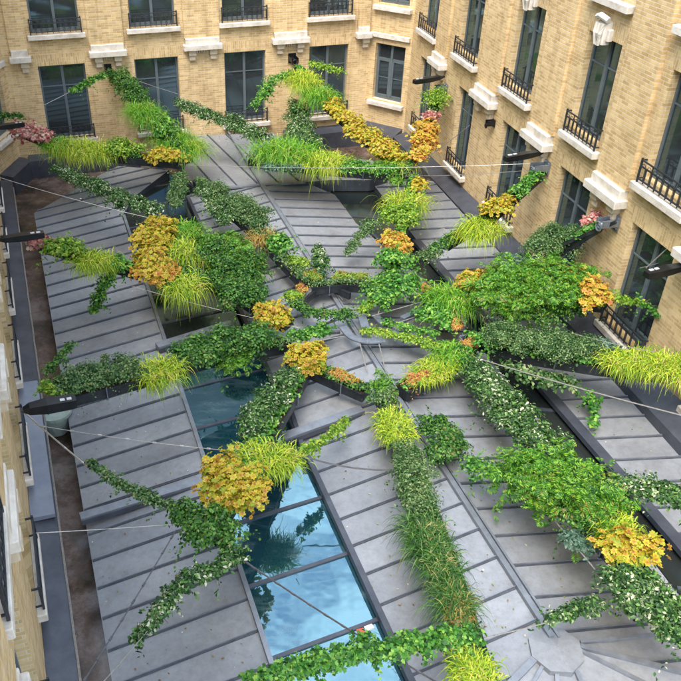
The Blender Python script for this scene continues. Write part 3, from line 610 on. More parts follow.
cable('dark cable from the lime grass to the central trough', (306, 457, 1.0), (392, 470, .9), .08, .014, 'cabled')
cable('long pale cable on the right running from the ring to the right wing', (458, 352, .75), (740, 430, 2.2), .05, .012)
cable('pale cable above the right trough', (575, 334, 1.4), (655, 352, 1.8), .02)
cable('thin reddish cable from the central trough to the octagonal cap', (484, 638, 1.2), (556, 620, .75), .01, .008)
cable('pale cable beside the right trough edge near the lower fern', (540, 502, 1.0), (604, 580, 1.15), .01, .010)
cable('left one of two pale rods dropping from the steel ring plate', (360, 344, .6), (367, 372, .35), 0, .011); cable('right one of two pale rods dropping from the steel ring plate', (379, 344, .6), (386, 373, .35), 0, .011)
cable('left one of two pale rods inside the upper arc of the ring', (309, 286, .7), (320, 296, .4), 0, .010); cable('right one of two pale rods inside the upper arc of the ring', (326, 282, .7), (343, 300, .35), 0, .010)
cable('upper pale rod from the ring to the bright green grass', (372, 316, .62), (428, 300, .7), 0, .010); cable('lower pale rod from the ring towards the ivy', (394, 324, .62), (418, 316, .66), 0, .010)
cable('short pale rod rising into the ivy above the ring', (378, 314, .62), (386, 294, .85), 0, .012)
cable('thin cable from the left amber mound over the roof to the ring', (290, 346, .75), (344, 336, .62), 0, .009)
cable('thin cable beside the open window at the right edge', (646, 268, 2.3), (672, 244, 2.9), .0, .011)
cable('thin cable at the right edge above the trailing ivy', (640, 268, 2.2), (700, 250, 2.7), .02, .008, 'cabled')
# ------------------------------------------------------------------ struts and brackets on the walls
def strut(label, tip, root, w=.17, h=.13):
    A, B = at(*tip), at(*root); e_ = empty('floodlight_arm', tuple(B)); tag(e_, label, 'lamp', 'black floodlight arms on the walls')
    d_ = A-B; L_ = np.linalg.norm(d_); d_ /= L_; s_ = np.cross(d_, [0, 0, 1.]); s_ /= np.linalg.norm(s_); u_ = np.cross(s_, d_)
    q = MB(); c = lambda t, a_, b_: d_*L_*t+s_*a_+u_*b_
    st = [(0, .35), (.12, .75), (.45, 1), (.92, .92), (1, .8)]
    for i in range(len(st)-1):
        (t0, k0), (t1, k1) = st[i], st[i+1]; w0, h0, w1, h1 = w/2*k0, h/2*k0, w/2*k1, h/2*k1
        q.hexa([c(t0, -w0, -h0), c(t0, w0, -h0), c(t1, w1, -h1), c(t1, -w1, -h1)], [c(t0, -w0, h0), c(t0, w0, h0), c(t1, w1, h1), c(t1, -w1, h1)])
    q.tube([c(-.05, 0, 0), c(.1, 0, 0)], .03, 8); q.build('arm_housing', M['black'], e_)
    for t in (.74, .87):
        q = MB(); a_, b_ = c(t-.045, w*.12, h*.49), c(t+.045, w*.12, h*.49); q.bar(a_, b_, .05, .02, u_); q.build('lens', M['lens'], e_)
def onplane(u, v, P, D, d=0.):
    Nn = np.array([D[1], -D[0], 0]); r = ray(u, v); t = ((P+Nn*d-CAM)@Nn)/(r@Nn); return CAM+r*t
def zat(p): return float(p[2])
for lab, tip, rt_, P, D in (('black floodlight arm on the right wing nearest the far corner', (414, 82), (443, 77), Bc, DR),
                            ('black floodlight arm on the right wing below its second stone ledge', (505, 159), (543, 152), Bc, DR),
                            ('black floodlight arm in front of the open window at the right edge', (646, 275), (686, 266), Bc, DR)):
    r_ = onplane(*rt_, P, D, .12); strut(lab, (*tip, zat(r_)), (*rt_, zat(r_)))
strut('black floodlight arm at the far left corner behind the pink leaves', (24, 124, 2.3), (-6, 128, 2.35))
strut('long black floodlight arm on the left wing above the pink-leaved trough', (44, 234, 2.3), (-1, 240, 2.35))
strut('long black floodlight arm on the left wing beside the low shrub trough', (76, 401, 1.9), (23, 410, 1.95), .2, .17)
GB = 'steel anchor brackets on the walls'
def bracket(label, u, v, P, D, dark=False, big=1.):
    p = onplane(u, v, P, D, .02); e_ = empty('wall_bracket', tuple(p), math.atan2(D[1], D[0])); tag(e_, label, 'bracket', GB)
    m_ = M['black'] if dark else M['steel']; q = MB()
    q.box(-.11*big, .11*big, -.02, -.001, -.13*big, .13*big); q.build('base_plate', m_, e_)
    q = MB(); q.tube([(0, -.02, 0), (0, -.2*big, -.02), (0, -.3*big, -.06)], .05*big, 10); q.box(-.1*big, -.08*big, -.3*big, -.02, -.06, .08); q.box(.08*big, .1*big, -.3*big, -.02, -.06, .08)
    ring_ = [(.075*big*math.cos(t), -.3*big, -.06+.075*big*math.sin(t)) for t in np.linspace(0, 2*math.pi, 13)]; q.tube(ring_, .02, 6); q.build('eye_bolt', m_, e_)
    q = MB(); 
    for x in (-.07, .07):
        for z in (-.09, .09): q.tube([(x*big, -.021, z*big), (x*big, -.045, z*big)], .018, 6)
    q.build('bolts', m_, e_)
bracket('dark bracket below the second stone ledge of the far wing, by the climbing greenery', 108, 68, P0, DB, True)
bracket('dark hooked bracket below the fourth stone ledge of the far wing', 292, 58, P0, DB, True, 1.2)
bracket('pale bracket on the right wing near the far corner, above pale green leaves', 446, 88, Bc, DR)
bracket('small round dark bracket between the first two lower windows of the right wing', 494, 123, Bc, DR, True, .7)
bracket('pale bracket at the top of the ivy, under the second ledge of the right wing', 547, 167, Bc, DR, False, 1.2)
bracket('pale bracket with pink leaves at its foot on the right wing', 616, 222, Bc, DR, False, 1.2)
q = MB(); a_, b_ = at(563, 244, 1.9), onplane(616, 222, Bc, DR, .15); q.bar(a_, b_, .05, .07); o = q.build('support_arm', M['trough'], None, tuple(a_)); tag(o, 'dark steel arm from the pink-leaf bracket down to the small-leaved shrub', 'arm')
# ------------------------------------------------------------------ foliage
def tmpl(kind):
    if kind in ('oval', 'shrub', 'lance'):
        w = {'oval': .27, 'shrub': .34, 'lance': .13}[kind]
        v = [(0, 0, 0), (.45, 0, -.03), (1, 0, -.12), (.38, w, .06), (.38, -w, .06), (.75, w*.6, .0), (.75, -w*.6, .0)]
        f = [(0, 1, 3), (1, 5, 3), (1, 2, 5), (0, 4, 1), (1, 4, 6), (1, 6, 2)]
    elif kind == 'lobed':
        v = [(.45, 0, -.05)]; k = 18
        for i in range(k):
            an = math.pi+2*math.pi*i/k; r = (.36, .50, .57)[i % 3] if i % 3 else .36; 
            if i == 0: r = .28
            v.append((.45+r*math.cos(an), r*math.sin(an), .02+.09*math.sin(i*1.9)-.10*(r > .55)))
        f = [(0, 1+i, 1+(i+1) % k) for i in range(k)]
    elif kind == 'ivy':
        v = [(.35, 0, -.03), (0, 0, 0), (.1, .38, .04), (.42, .22, .0), (.5, .42, .02), (1, 0, -.1), (.5, -.42, .02), (.42, -.22, .0), (.1, -.38, .04)]
        f = [(0, 1, 2), (0, 2, 3), (0, 3, 4), (0, 4, 5), (0, 5, 6), (0, 6, 7), (0, 7, 8), (0, 8, 1)]
        f = [tuple(reversed(x)) for x in f]
    elif kind == 'frond':
        v = []; f = []; n_ = 6
        for i in range(n_):
            t = (i+.7)/n_; l = .42*math.sin(math.pi*(t*.8+.15)); zc = -.22*t*t
            for sg in (1, -1):
                k = len(v); x0 = t*.92
                v += [(x0, 0, zc), (x0+l*.3-.07, sg*l*.55, zc+.03), (x0+l*.6, sg*l, zc-.04), (x0+l*.2+.10, sg*l*.45, zc+.01)]
                f += [(k, k+1, k+2), (k, k+2, k+3)]
    return np.array(v, float), np.array(f, int)
TM = {k: tmpl(k) for k in ('oval', 'shrub', 'lance', 'lobed', 'ivy', 'frond')}
def unit(a_): return a_/(np.linalg.norm(a_, axis=-1, keepdims=True)+1e-9)
def mesh_np(name, V, Fc, m, loc, parent=None):
    me = bpy.data.meshes.new(name); V = V-np.array(loc); k = Fc.shape[1]
    me.vertices.add(len(V)); me.vertices.foreach_set('co', V.astype(np.float32).ravel())
    me.loops.add(Fc.size); me.loops.foreach_set('vertex_index', Fc.astype(np.int32).ravel())
    me.polygons.add(len(Fc)); me.polygons.foreach_set('loop_start', np.arange(0, Fc.size, k, dtype=np.int32)); me.polygons.foreach_set('loop_total', np.full(len(Fc), k, np.int32))
    me.materials.append(m); me.update(calc_edges=True); me.validate(); o = bpy.data.objects.new(name, me); COL.objects.link(o); o.location = loc
    if parent: o.parent = parent
    return o
def px_path(path):
    P = np.array([at(p[0], p[1], p[2]) for p in path]); R = np.array([p[3]*1.27*depth(q_)/F for p, q_ in zip(path, P)])
    return P, R
def samp(P, R, n_, jitter=None):
    if len(P) == 1: return np.repeat(P, n_, 0), np.repeat(R, n_)
    L = np.linalg.norm(np.diff(P, axis=0), axis=1); c = np.concatenate([[0], np.cumsum(L)])
    s = rng.uniform(0, c[-1], n_); i = np.clip(np.searchsorted(c, s)-1, 0, len(L)-1); t = (s-c[i])/L[i]
    return P[i]+(P[i+1]-P[i])*t[:, None], R[i]+(R[i+1]-R[i])*t
LEAF = dict(jasmine=('oval', .056, 2.3), heuchera=('lobed', .088, 1.9), heuchera_o=('lobed', .095, 1.9), pink=('lobed', .085, 1.7), shrub=('shrub', .041, 1.9), fern=('frond', .155, 2.2),
            ivy=('ivy', .064, 1.8), ivyl=('ivy', .06, 1.8), bush=('shrub', .052, 2.0), sedum=('shrub', .04, 2.6), sedumg=('shrub', .04, 2.6), blue=('shrub', .055, 2.6), straw=('lance', .1, 1))
def leaves(kind, path, cov=1., size=1., sq=.8, PR=None):
    shape, l, c = LEAF[kind]; l = l*size; P, R = PR or px_path(path); tv, tf = TM[shape]
    Lt = float(np.sum(np.linalg.norm(np.diff(P, axis=0), axis=1))) if len(P) > 1 else 0.; rm = float(R.mean())
    area = math.pi*rm*Lt*1.1+2*math.pi*rm*rm; rc = np.clip(rm*.40, .05, .17)
    K = int(np.clip(area/(rc*rc*1.4), 5, 900)); la = l*l*{'oval': .32, 'shrub': .4, 'lance': .16, 'lobed': .75, 'ivy': .5, 'frond': .28}[shape]
    npc = int(np.clip(cov*c*area*1.6/la/K, 4, 420)); tot = K*npc
    C, Rc = samp(P, R, K); d_ = unit(rng.normal(size=(K, 3))); d_[:, 2] = np.where(d_[:, 2] < -.25, -d_[:, 2]*.6, d_[:, 2])
    rad = rng.uniform(.30, .86, K)*np.where(rng.random(K) < .16, 1. if shape == 'lobed' else 1.3, 1.); C = C+d_*(Rc*rad)[:, None]*[1, 1, sq]
    cr = rng.uniform(.6, 1.35, K)*rc
    dd = unit(rng.normal(size=(tot, 3))); dd[:, 2] = np.where(dd[:, 2] < -.4, -dd[:, 2], dd[:, 2]); Ck = np.repeat(C, npc, 0); ck = np.repeat(cr, npc)
    pos = Ck+dd*(ck*rng.uniform(.45, 1.08, tot))[:, None]
    nrm = unit(dd*.6+np.repeat(d_, npc, 0)*.35+np.array([0, 0, .65])+rng.normal(size=(tot, 3))*.42)
    if shape != 'lobed' and PR is None:     # loose sprays reaching out of the clump
        ns_ = int(np.clip(5+area*9, 5, 90)); per = 11; C2, R2 = samp(P, R, ns_); o2 = unit(rng.normal(size=(ns_, 3))*[1, 1, .55]+[0, 0, .1]); L2 = rng.uniform(.12, .42, ns_)*np.clip(rm/.3, .45, 1.1)
        tt = np.tile(np.linspace(.1, 1, per), ns_)[:, None]; b2 = np.repeat(C2+o2*(R2*.72)[:, None]*[1, 1, sq], per, 0); oo = np.repeat(o2, per, 0); LL = np.repeat(L2, per)[:, None]
        p2 = b2+oo*LL*tt-np.array([0, 0, 1.])*LL*.55*tt*tt+rng.normal(size=(ns_*per, 3))*l*.28
        pos = np.concatenate([pos, p2]); nrm = np.concatenate([nrm, unit(np.array([0, 0, 1.])+rng.normal(size=p2.shape)*.5)]); dd = np.concatenate([dd, oo]); tot += len(p2)
    tg = unit(np.cross(nrm, rng.normal(size=(tot, 3)))+dd*.5-np.array([0, 0, .18])); tg = unit(tg-nrm*(tg*nrm).sum(1, keepdims=True)); bn = np.cross(nrm, tg)
    sc = l*rng.uniform(.5, 1.35, tot)
    V = pos[:, None, :]+sc[:, None, None]*(tv[None, :, 0:1]*tg[:, None, :]+tv[None, :, 1:2]*bn[:, None, :]+tv[None, :, 2:3]*nrm[:, None, :])
    Fc = tf[None]+(np.arange(tot)*len(tv))[:, None, None]
    return V.reshape(-1, 3), Fc.reshape(-1, 3), P, R
def blades(path, n_, length, width=.012, droop=1., spread=1.):
    P, R = px_path(path); C, Rc = samp(P, R, n_); an = rng.uniform(0, 2*math.pi, n_); h = np.stack([np.cos(an), np.sin(an), np.zeros(n_)], 1)
    off_ = rng.normal(size=(n_, 3))*[1, 1, .2]*(Rc*.46)[:, None]; base = C+off_-np.array([0, 0, .04]); h = unit(h+off_*3/np.maximum(Rc, .05)[:, None]*.4)
    L = length*rng.uniform(.55, 1.15, n_)*Rc; rise = rng.uniform(.35, 1.0, n_)*L*.8; out = rng.uniform(.45, 1.05, n_)*L*spread
    K = 6; t = np.linspace(0, 1, K)[None, :, None]
    pts = base[:, None]+h[:, None]*out[:, None, None]*(t**1.0)+np.array([0, 0, 1.])*((rise[:, None, None])*(1.9*t-(1.9+.9*droop*rng.uniform(.5, 1.2, n_)[:, None, None])*t*t))
    side = np.cross(h, [0, 0, 1.])+rng.normal(size=(n_, 3))*.25; side = unit(side); w = width*rng.uniform(.7, 1.3, n_)[:, None, None]*(1-t*.85)*.5
    A, B = pts+side[:, None]*w, pts-side[:, None]*w; V = np.stack([A, B], 2).reshape(-1, 3)
    f = np.array([(2*i, 2*i+1, 2*i+3, 2*i+2) for i in range(K-1)]); Fc = f[None]+(np.arange(n_)*2*K)[:, None, None]
    return V, Fc.reshape(-1, 4), P, R
NM = dict(jasmine='jasmine_climber', heuchera='coral_bells', heuchera_o='coral_bells', pink='coral_bells', shrub='small_leaved_shrub', fern='feathery_shrub', ivy='ivy', ivyl='ivy', bush='leafy_bush', sedum='stonecrop', sedumg='stonecrop', blue='trailing_plant')
GP = dict(jasmine='white-flecked climbers', heuchera='amber leafed clumps', heuchera_o='amber leafed clumps', pink='pink leafed clumps', shrub='small-leaved shrubs', fern='feathery green shrubs', ivy='ivy', ivyl='ivy', bush='leafy bushes', sedum='stonecrop', sedumg='stonecrop', blue='trailing plants',
          lime='lime grasses', green='green grasses', dark='green grasses', straw='lime grasses')
def plant(kind, label, path, cov=1., size=1., sq=.8, stem=False, **k):
    if kind in ('lime', 'green', 'dark', 'straw'):
        P, R = px_path(path); Lt = float(np.sum(np.linalg.norm(np.diff(P, axis=0), axis=1))) if len(P) > 1 else 0.
        n_ = int((900+1700*Lt)*cov*k.get('n', 1)); V, Fc, P, R = blades(path, n_, k.get('length', 1.35)*.72, k.get('width', .015)*1.15, k.get('droop', 1.), k.get('spread', 1.))
        o = mesh_np('ornamental_grass', V, Fc, LM[kind], tuple(P[0])); return tag(o, label, 'grass', GP[kind])
    V, Fc, P, R = leaves(kind, path, cov, size, sq)
    nm = NM[kind]; cat = {'jasmine': 'climber', 'ivy': 'ivy', 'ivyl': 'ivy', 'sedum': 'ground cover', 'sedumg': 'ground cover', 'shrub': 'shrub', 'fern': 'shrub', 'bush': 'bush', 'blue': 'vine'}.get(kind, 'plant')
    if stem:
        e_ = empty(nm, tuple(P[0])); tag(e_, label, cat, GP[kind])
        o = mesh_np('leaves', V, Fc, LM[kind], tuple(P[0]), e_); o.location = (0, 0, 0)
        q = MB(); pts = smooth_path(list(P), 6) if len(P) > 2 else list(P); pts = [p-P[0]+rng.normal(size=3)*.012 for p in pts]; q.tube(pts, .016, 5, .008); 
        for _ in range(max(2, len(pts)//3)):
            i = int(rng.integers(0, len(pts)-1)); q.tube([pts[i], pts[i]+unit(rng.normal(size=3)+[0, 0, .3])*.16], .008, 4, .004)
        q.build('stem', M['bark'], e_)
        return e_
    o = mesh_np(nm, V, Fc, LM[kind], tuple(P[0]))
    if LEAF[kind][0] == 'lobed':
        h_ = np.zeros(len(V), np.float32); h_[::len(TM['lobed'][0])] = 1; at_ = o.data.attributes.new('heart', 'FLOAT', 'POINT'); at_.data.foreach_set('value', h_)
    return tag(o, label, cat, GP[kind])
trough('sloping trough of green tufts falling from the bracket on the far wall, left of centre', [(118, 80, 2.45), (142, 108, 2.1), (166, 138, 1.65), (188, 162, 1.25)])
trough('trough planted with yellow grass below the far left windows, pink leaves at its left end', [(22, 134, 1.75), (62, 151, 1.5), (120, 160, 1.35), (184, 166, 1.2)])
trough('trough running from the far left junction down to the steel ring, white-flecked leaves along it', [(198, 184, 1.2), (256, 234, .95), (308, 287, .72)], .36)
trough('steep trough of amber leaves falling from the bracket between the far windows', [(298, 72, 2.5), (326, 106, 2.1), (360, 136, 1.75), (404, 172, 1.35)])
trough('short steep trough of orange leaves beside the far corner of the right wing', [(441, 92, 2.5), (430, 120, 2.1), (418, 150, 1.7), (406, 178, 1.3)])
trough('trough under the lime and orange clumps leading from the top junction to the steel ring', [(414, 182, 1.25), (402, 232, 1.0), (388, 296, .75)])
trough('level trough of green and yellow grass in front of the far wall, right of centre', [(250, 164, 1.3), (325, 172, 1.3), (404, 178, 1.3)], .32)
trough('trough at the left with pink leaves at its tip and green clumps behind them', [(40, 246, 1.8), (85, 259, 1.5), (138, 274, 1.2)])
trough('broad trough under the big amber clump and dark bushes left of the ring', [(140, 264, 1.2), (222, 288, 1.0), (288, 326, .74)], .40)
trough('long trough across the left half with low green shrubs and one lime grass', [(60, 400, 1.6), (140, 380, 1.3), (205, 361, 1.1), (288, 346, .8)], .34)
trough('trough of white-flecked leaves slanting down left from the ring to the large amber clump', [(302, 376, .7), (274, 425, .85), (240, 484, 1.1), (214, 526, 1.15)], .36)
trough('long trough of grasses running down the centre to the bottom edge', [(384, 400, .7), (404, 446, .8), (424, 506, 1.0), (449, 574, 1.1), (466, 630, 1.2), (490, 706, 1.3)], .34)
trough('long trough of white-flecked leaves slanting down right from the ring', [(456, 350, .7), (510, 414, .9), (582, 514, 1.1), (652, 592, 1.3), (720, 664, 1.4)], .38)
trough('trough running right from the ring with small-leaved shrub and lime grass', [(468, 340, .75), (520, 356, .9), (600, 368, 1.15), (710, 380, 1.5)], .34)
trough('trough under the largest bright green shrub, right of the ring', [(424, 304, .7), (480, 300, .9), (540, 298, 1.2), (606, 306, 1.5)], .36)
trough('trough rising to the upper right bracket beside the dark green shrub', [(530, 290, 1.2), (562, 250, 1.8), (600, 230, 2.5)], .3)
trough('trough of lime grass and amber leaves rising to the ivy bracket on the right wing', [(448, 246, 1.1), (495, 216, 1.8), (540, 176, 2.5)], .3)
trough('small straight trough with orange ground cover, lower left of the ring', [(290, 362, .72), (325, 377, .66), (366, 395, .6)], .34)
trough('small straight trough with ochre grass, lower right of the ring', [(402, 393, .6), (436, 376, .65), (470, 352, .7)], .36)
trough('small dark trough with orange stonecrop at the top of the ring', [(312, 285, .72), (345, 282, .74), (378, 283, .76)], .26, dv=0)
trough('tiny pale-rimmed square trough of orange stonecrop, right of the ring', [(452, 316, .78), (458, 331, .74)], .34, .14, m='steel')
trough('tiny steel tray of orange stonecrop just below the pale-rimmed square one', [(463, 345, .74), (475, 342, .76)], .32, .12, m='steel')
# ---- far left arms
plant('bush', 'dark green climber bush at the head of the sloping trough on the far wing', [(118, 76, 2.45, 8), (134, 96, 2.2, 13), (142, 104, 2.1, 9)])
plant('ivy', 'pale green vine reaching left from the far wing bracket across the first window', [(104, 76, 2.5, 4), (88, 84, 2.4, 6), (72, 92, 2.3, 4)], .8, .8, stem=True)
plant('green', 'bright green grass on the sloping trough under the dark climber', [(138, 104, 2.15, 11), (152, 120, 1.93, 12)], width=.012)
plant('ivy', 'green leafy clump between two grasses on the sloping trough', [(150, 116, 1.9, 11), (158, 126, 1.75, 12), (168, 134, 1.6, 10)])
plant('green', 'yellow-green grass at the foot of the sloping trough, right of the amber clump', [(168, 132, 1.55, 13), (178, 144, 1.4, 15), (188, 152, 1.3, 15)], length=1.25)
plant('lime', 'lime tips over the right end of the foot grass of the sloping trough', [(188, 146, 1.35, 14)], .5)
plant('pink', 'pink leafed clump at the far left corner beside the yellow grass', [(18, 132, 1.8, 10), (32, 136, 1.7, 12), (44, 140, 1.65, 11)], 1.3, .9)
plant('bush', 'green sprays reaching over the far left black arm', [(-4, 117, 2.2, 6), (22, 117, 2.1, 3)], .7)
plant('green', 'short green grass right of the far left pink clump', [(56, 143, 1.6, 11)], .8)
plant('lime', 'yellow grass hanging over the trough below the far left window', [(62, 146, 1.55, 15), (82, 149, 1.5, 15), (104, 151, 1.45, 14)], 1.1, droop=1.1, length=1.1)
plant('ivyl', 'fresh green leafy clump between yellow grass and amber clump at far left', [(114, 151, 1.45, 12), (132, 152, 1.4, 13)])
plant('heuchera', 'flat amber clump at the far left junction of two troughs', [(152, 158, 1.35, 10), (166, 158, 1.3, 12), (180, 160, 1.25, 9)], 1.2, .85, .6)
plant('jasmine', 'white-flecked climber slanting over the zinc below the amber clump at far left', [(54, 170, 1.6, 5), (90, 186, 1.5, 9), (125, 203, 1.35, 12), (158, 213, 1.2, 8)], 1., stem=True)
plant('shrub', 'upright dark plant in the gap beside the dark roof valley at upper left', [(180, 176, 1.1, 7), (178, 196, .9, 9), (176, 208, .8, 7)])
plant('jasmine', 'white-flecked garland strung before the far wall windows', [(178, 104, 1.9, 5), (205, 116, 1.75, 8), (240, 128, 1.6, 9), (262, 140, 1.45, 10)], 1., stem=True)
plant('ivy', 'dark vine looping from the hooked bracket down towards the garland', [(292, 76, 2.4, 7), (272, 82, 2.3, 8), (262, 98, 2.1, 5), (254, 106, 2., 3)], .8, .8, stem=True)
plant('jasmine', 'upright white-flecked climber standing against the far wall', [(297, 106, 1.7, 9), (298, 120, 1.5, 11), (302, 140, 1.3, 12), (310, 150, 1.3, 10)], 1.1)
plant('ivyl', 'light green sprays reaching right from the hooked bracket', [(310, 64, 2.55, 4), (330, 70, 2.5, 5), (342, 72, 2.45, 4)], .8, .9, stem=True)
plant('lime', 'yellow-green grass at the top of the steep amber trough', [(300, 74, 2.5, 10), (306, 84, 2.4, 11)], 1.)
plant('green', 'green grass under the yellow tuft on the steep amber trough', [(314, 92, 2.3, 14), (324, 98, 2.15, 12)], .9)
plant('heuchera', 'long run of amber leaves down the steep trough right of centre', [(332, 108, 2.1, 9), (346, 122, 1.9, 12), (362, 136, 1.75, 13), (380, 149, 1.6, 13), (396, 160, 1.45, 10)], 1.2, .8)
plant('lime', 'lime tuft where the two steep amber troughs meet', [(398, 161, 1.4, 13)], 1.1)
plant('ivyl', 'loose pale green sprig under the bracket by the far corner', [(437, 96, 2.4, 11), (434, 106, 2.3, 9)], .45, .8)
plant('pink', 'small pink leafed tuft above the orange leaves near the far corner', [(431, 119, 2.15, 8)], 1., .7)
plant('heuchera_o', 'column of orange leaves beside the far corner of the right wing', [(428, 126, 2.05, 12), (424, 144, 1.8, 13), (418, 160, 1.5, 11)], 1.2, .85)
plant('green', 'wide mound of bright green grass on the level trough', [(270, 152, 1.45, 19), (290, 150, 1.45, 19), (300, 156, 1.4, 15)], 1.2, length=1.3)
plant('lime', 'yellow grass right of the green mound on the level trough', [(318, 160, 1.4, 15), (332, 162, 1.38, 14)], 1.1)
plant('blue', 'grey-green trailing plant under the green grass mound', [(264, 168, 1.3, 4), (300, 170, 1.3, 5)])
plant('ivy', 'dark ivy along the right half of the level trough', [(345, 168, 1.35, 8), (370, 170, 1.35, 9), (398, 172, 1.35, 7)], 1.1, .7)
# ---- top centre to ring
plant('heuchera', 'small orange and yellow tuft just below the top junction', [(420, 187, 1.25, 9)], 1., .7)
plant('lime', 'pale yellow grass below the small orange tuft', [(408, 201, 1.15, 15)], 1.3)
plant('ivyl', 'yellow-green leafy mound below the pale yellow grass', [(398, 216, 1.1, 16), (404, 224, 1.05, 15)], 1.2, .9)
plant('heuchera_o', 'bright orange clump between two green clumps above the ring', [(393, 241, 1.0, 13), (398, 247, .98, 10)], 1.3, .85)
plant('ivy', 'mid green leafy clump under the bright orange clump', [(386, 260, .92, 11), (402, 262, .92, 13)], 1.1)
plant('ivy', 'large ivy mound spilling over the top of the ring', [(376, 300, .8, 14), (388, 288, .85, 15), (404, 288, .85, 16), (414, 284, .85, 11)], 1.2)
plant('ivyl', 'ivy trailing left off the large mound onto the ring', [(372, 304, .75, 6), (362, 312, .65, 5)], .9)
plant('shrub', 'dark trailing sprays left of the bright orange clump', [(372, 222, 1.1, 7), (360, 238, .9, 6), (346, 254, .6, 4)], .9, stem=True)
plant('shrub', 'dark shrub right of the ivy, over the dark valley', [(424, 258, .9, 8), (434, 254, .9, 6)])
plant('bush', 'thin branches with small leaves reaching right above the zinc', [(432, 250, 1., 4), (450, 242, 1.1, 8), (462, 232, 1.2, 5)], .8, stem=True)
plant('lime', 'yellow-green grass on the trough rising to the right wing', [(474, 232, 1.5, 13), (486, 224, 1.65, 14)], 1.2)
plant('heuchera', 'amber clump near the top of the trough rising to the right wing', [(492, 212, 1.85, 10), (506, 204, 2.05, 12)], 1.2, .85)
plant('ivy', 'dark ivy climbing to the bracket under the second ledge', [(514, 196, 2.15, 8), (526, 186, 2.3, 8), (542, 172, 2.5, 5)], .9, .8, stem=True)
plant('shrub', 'grey-green shrub along the diagonal trough left of the ridge', [(208, 190, 1.15, 10), (226, 204, 1.05, 17), (250, 216, 1.0, 17), (262, 230, .95, 11)], 1.1)
plant('jasmine', 'white-flecked climber at the upper edge of the grey-green shrub', [(202, 184, 1.2, 6), (214, 206, 1.1, 8), (226, 224, 1., 7)])
plant('straw', 'tan grass tuft in the diagonal trough', [(263, 236, .95, 11)], .7)
plant('ivy', 'round green clump in the diagonal trough above the ring', [(280, 246, .92, 12)], 1.2, 1.1)
plant('ivyl', 'small yellow-green clump next to the round green clump', [(293, 262, .85, 8), (302, 266, .8, 7)], 1.1, .7)
plant('jasmine', 'upright pale flowering sprig on the zinc above the ring', [(318, 250, .9, 4), (320, 262, .8, 8), (322, 272, .75, 10)], 1.)
plant('sedumg', 'yellow-green and red stonecrop left of the pale sprig', [(306, 276, .76, 6), (318, 279, .76, 5)], 1.2)
plant('sedumg', 'yellow-green and orange stonecrop strip on top of the ring', [(334, 277, .76, 5), (365, 278, .78, 5)], 1.3)
# ---- left arm
plant('pink', 'pink-red leafed clump at the tip of the left trough', [(36, 242, 1.85, 9), (48, 244, 1.8, 10)], 1.3, .9)
plant('ivyl', 'fresh green leafy clump behind the pink tip of the left trough', [(56, 252, 1.75, 12), (70, 248, 1.7, 13)], 1.1)
plant('lime', 'yellow-green grass along the left trough', [(84, 258, 1.6, 12), (104, 262, 1.45, 12)], 1.)
plant('ivy', 'green sprays hanging down from the left trough over the zinc', [(112, 270, 1.3, 8), (104, 288, .9, 8), (94, 312, .3, 4)], .8, .8, stem=True)
plant('ivy', 'green leafy clump joining the left trough to the amber clump', [(112, 262, 1.4, 9), (124, 268, 1.3, 9)])
plant('heuchera', 'large tall amber clump left of centre, upper part of the left junction', [(164, 226, 1.35, 12), (156, 238, 1.35, 19), (148, 258, 1.3, 19), (158, 272, 1.2, 14)], 1.3)
plant('heuchera_o', 'orange leaves along the lower edge of the large amber clump', [(140, 272, 1.25, 12), (160, 278, 1.2, 11), (174, 270, 1.2, 9)], 1.1, .9)
plant('green', 'bright green grass right of the top of the large amber clump', [(184, 230, 1.3, 14)], 1.)
plant('lime', 'lime grass in the middle of the left junction', [(186, 250, 1.25, 17)], 1.1)
plant('lime', 'lime grass drooping at the bottom of the left junction', [(184, 284, 1.15, 15)], 1., droop=1.7)
plant('bush', 'large dark bush filling the trough left of the ring', [(206, 248, 1.15, 16), (226, 262, 1.1, 24), (244, 284, 1.0, 25), (236, 304, 1., 16)], 1.1)
plant('fern', 'feathery green sprays over the upper side of the dark bush', [(208, 244, 1.25, 14), (230, 254, 1.15, 18), (250, 272, 1.1, 14)], .7)
plant('heuchera', 'round amber mound just left of the ring, the upper of two', [(272, 320, .85, 17)], 1.5, .95)
plant('heuchera', 'round amber mound just left of the ring, the lower of two', [(306, 361, .78, 18)], 1.5, .95)
plant('ivy', 'ivy between the two round amber mounds', [(290, 338, .75, 7), (310, 334, .7, 7), (330, 330, .68, 6)], 1.)
plant('bush', 'dark small-leaved vine lying across the ring centre', [(290, 300, .72, 6), (310, 314, .68, 6), (336, 318, .66, 9), (350, 314, .66, 6)], .9)
plant('ivyl', 'green tuft beside the steel arc at the left of the ring', [(286, 296, .8, 7), (298, 298, .76, 6)], 1.)
plant('sedum', 'orange soil plant beside the steel arc', [(300, 288, .72, 4), (304, 292, .7, 4)], 1.)
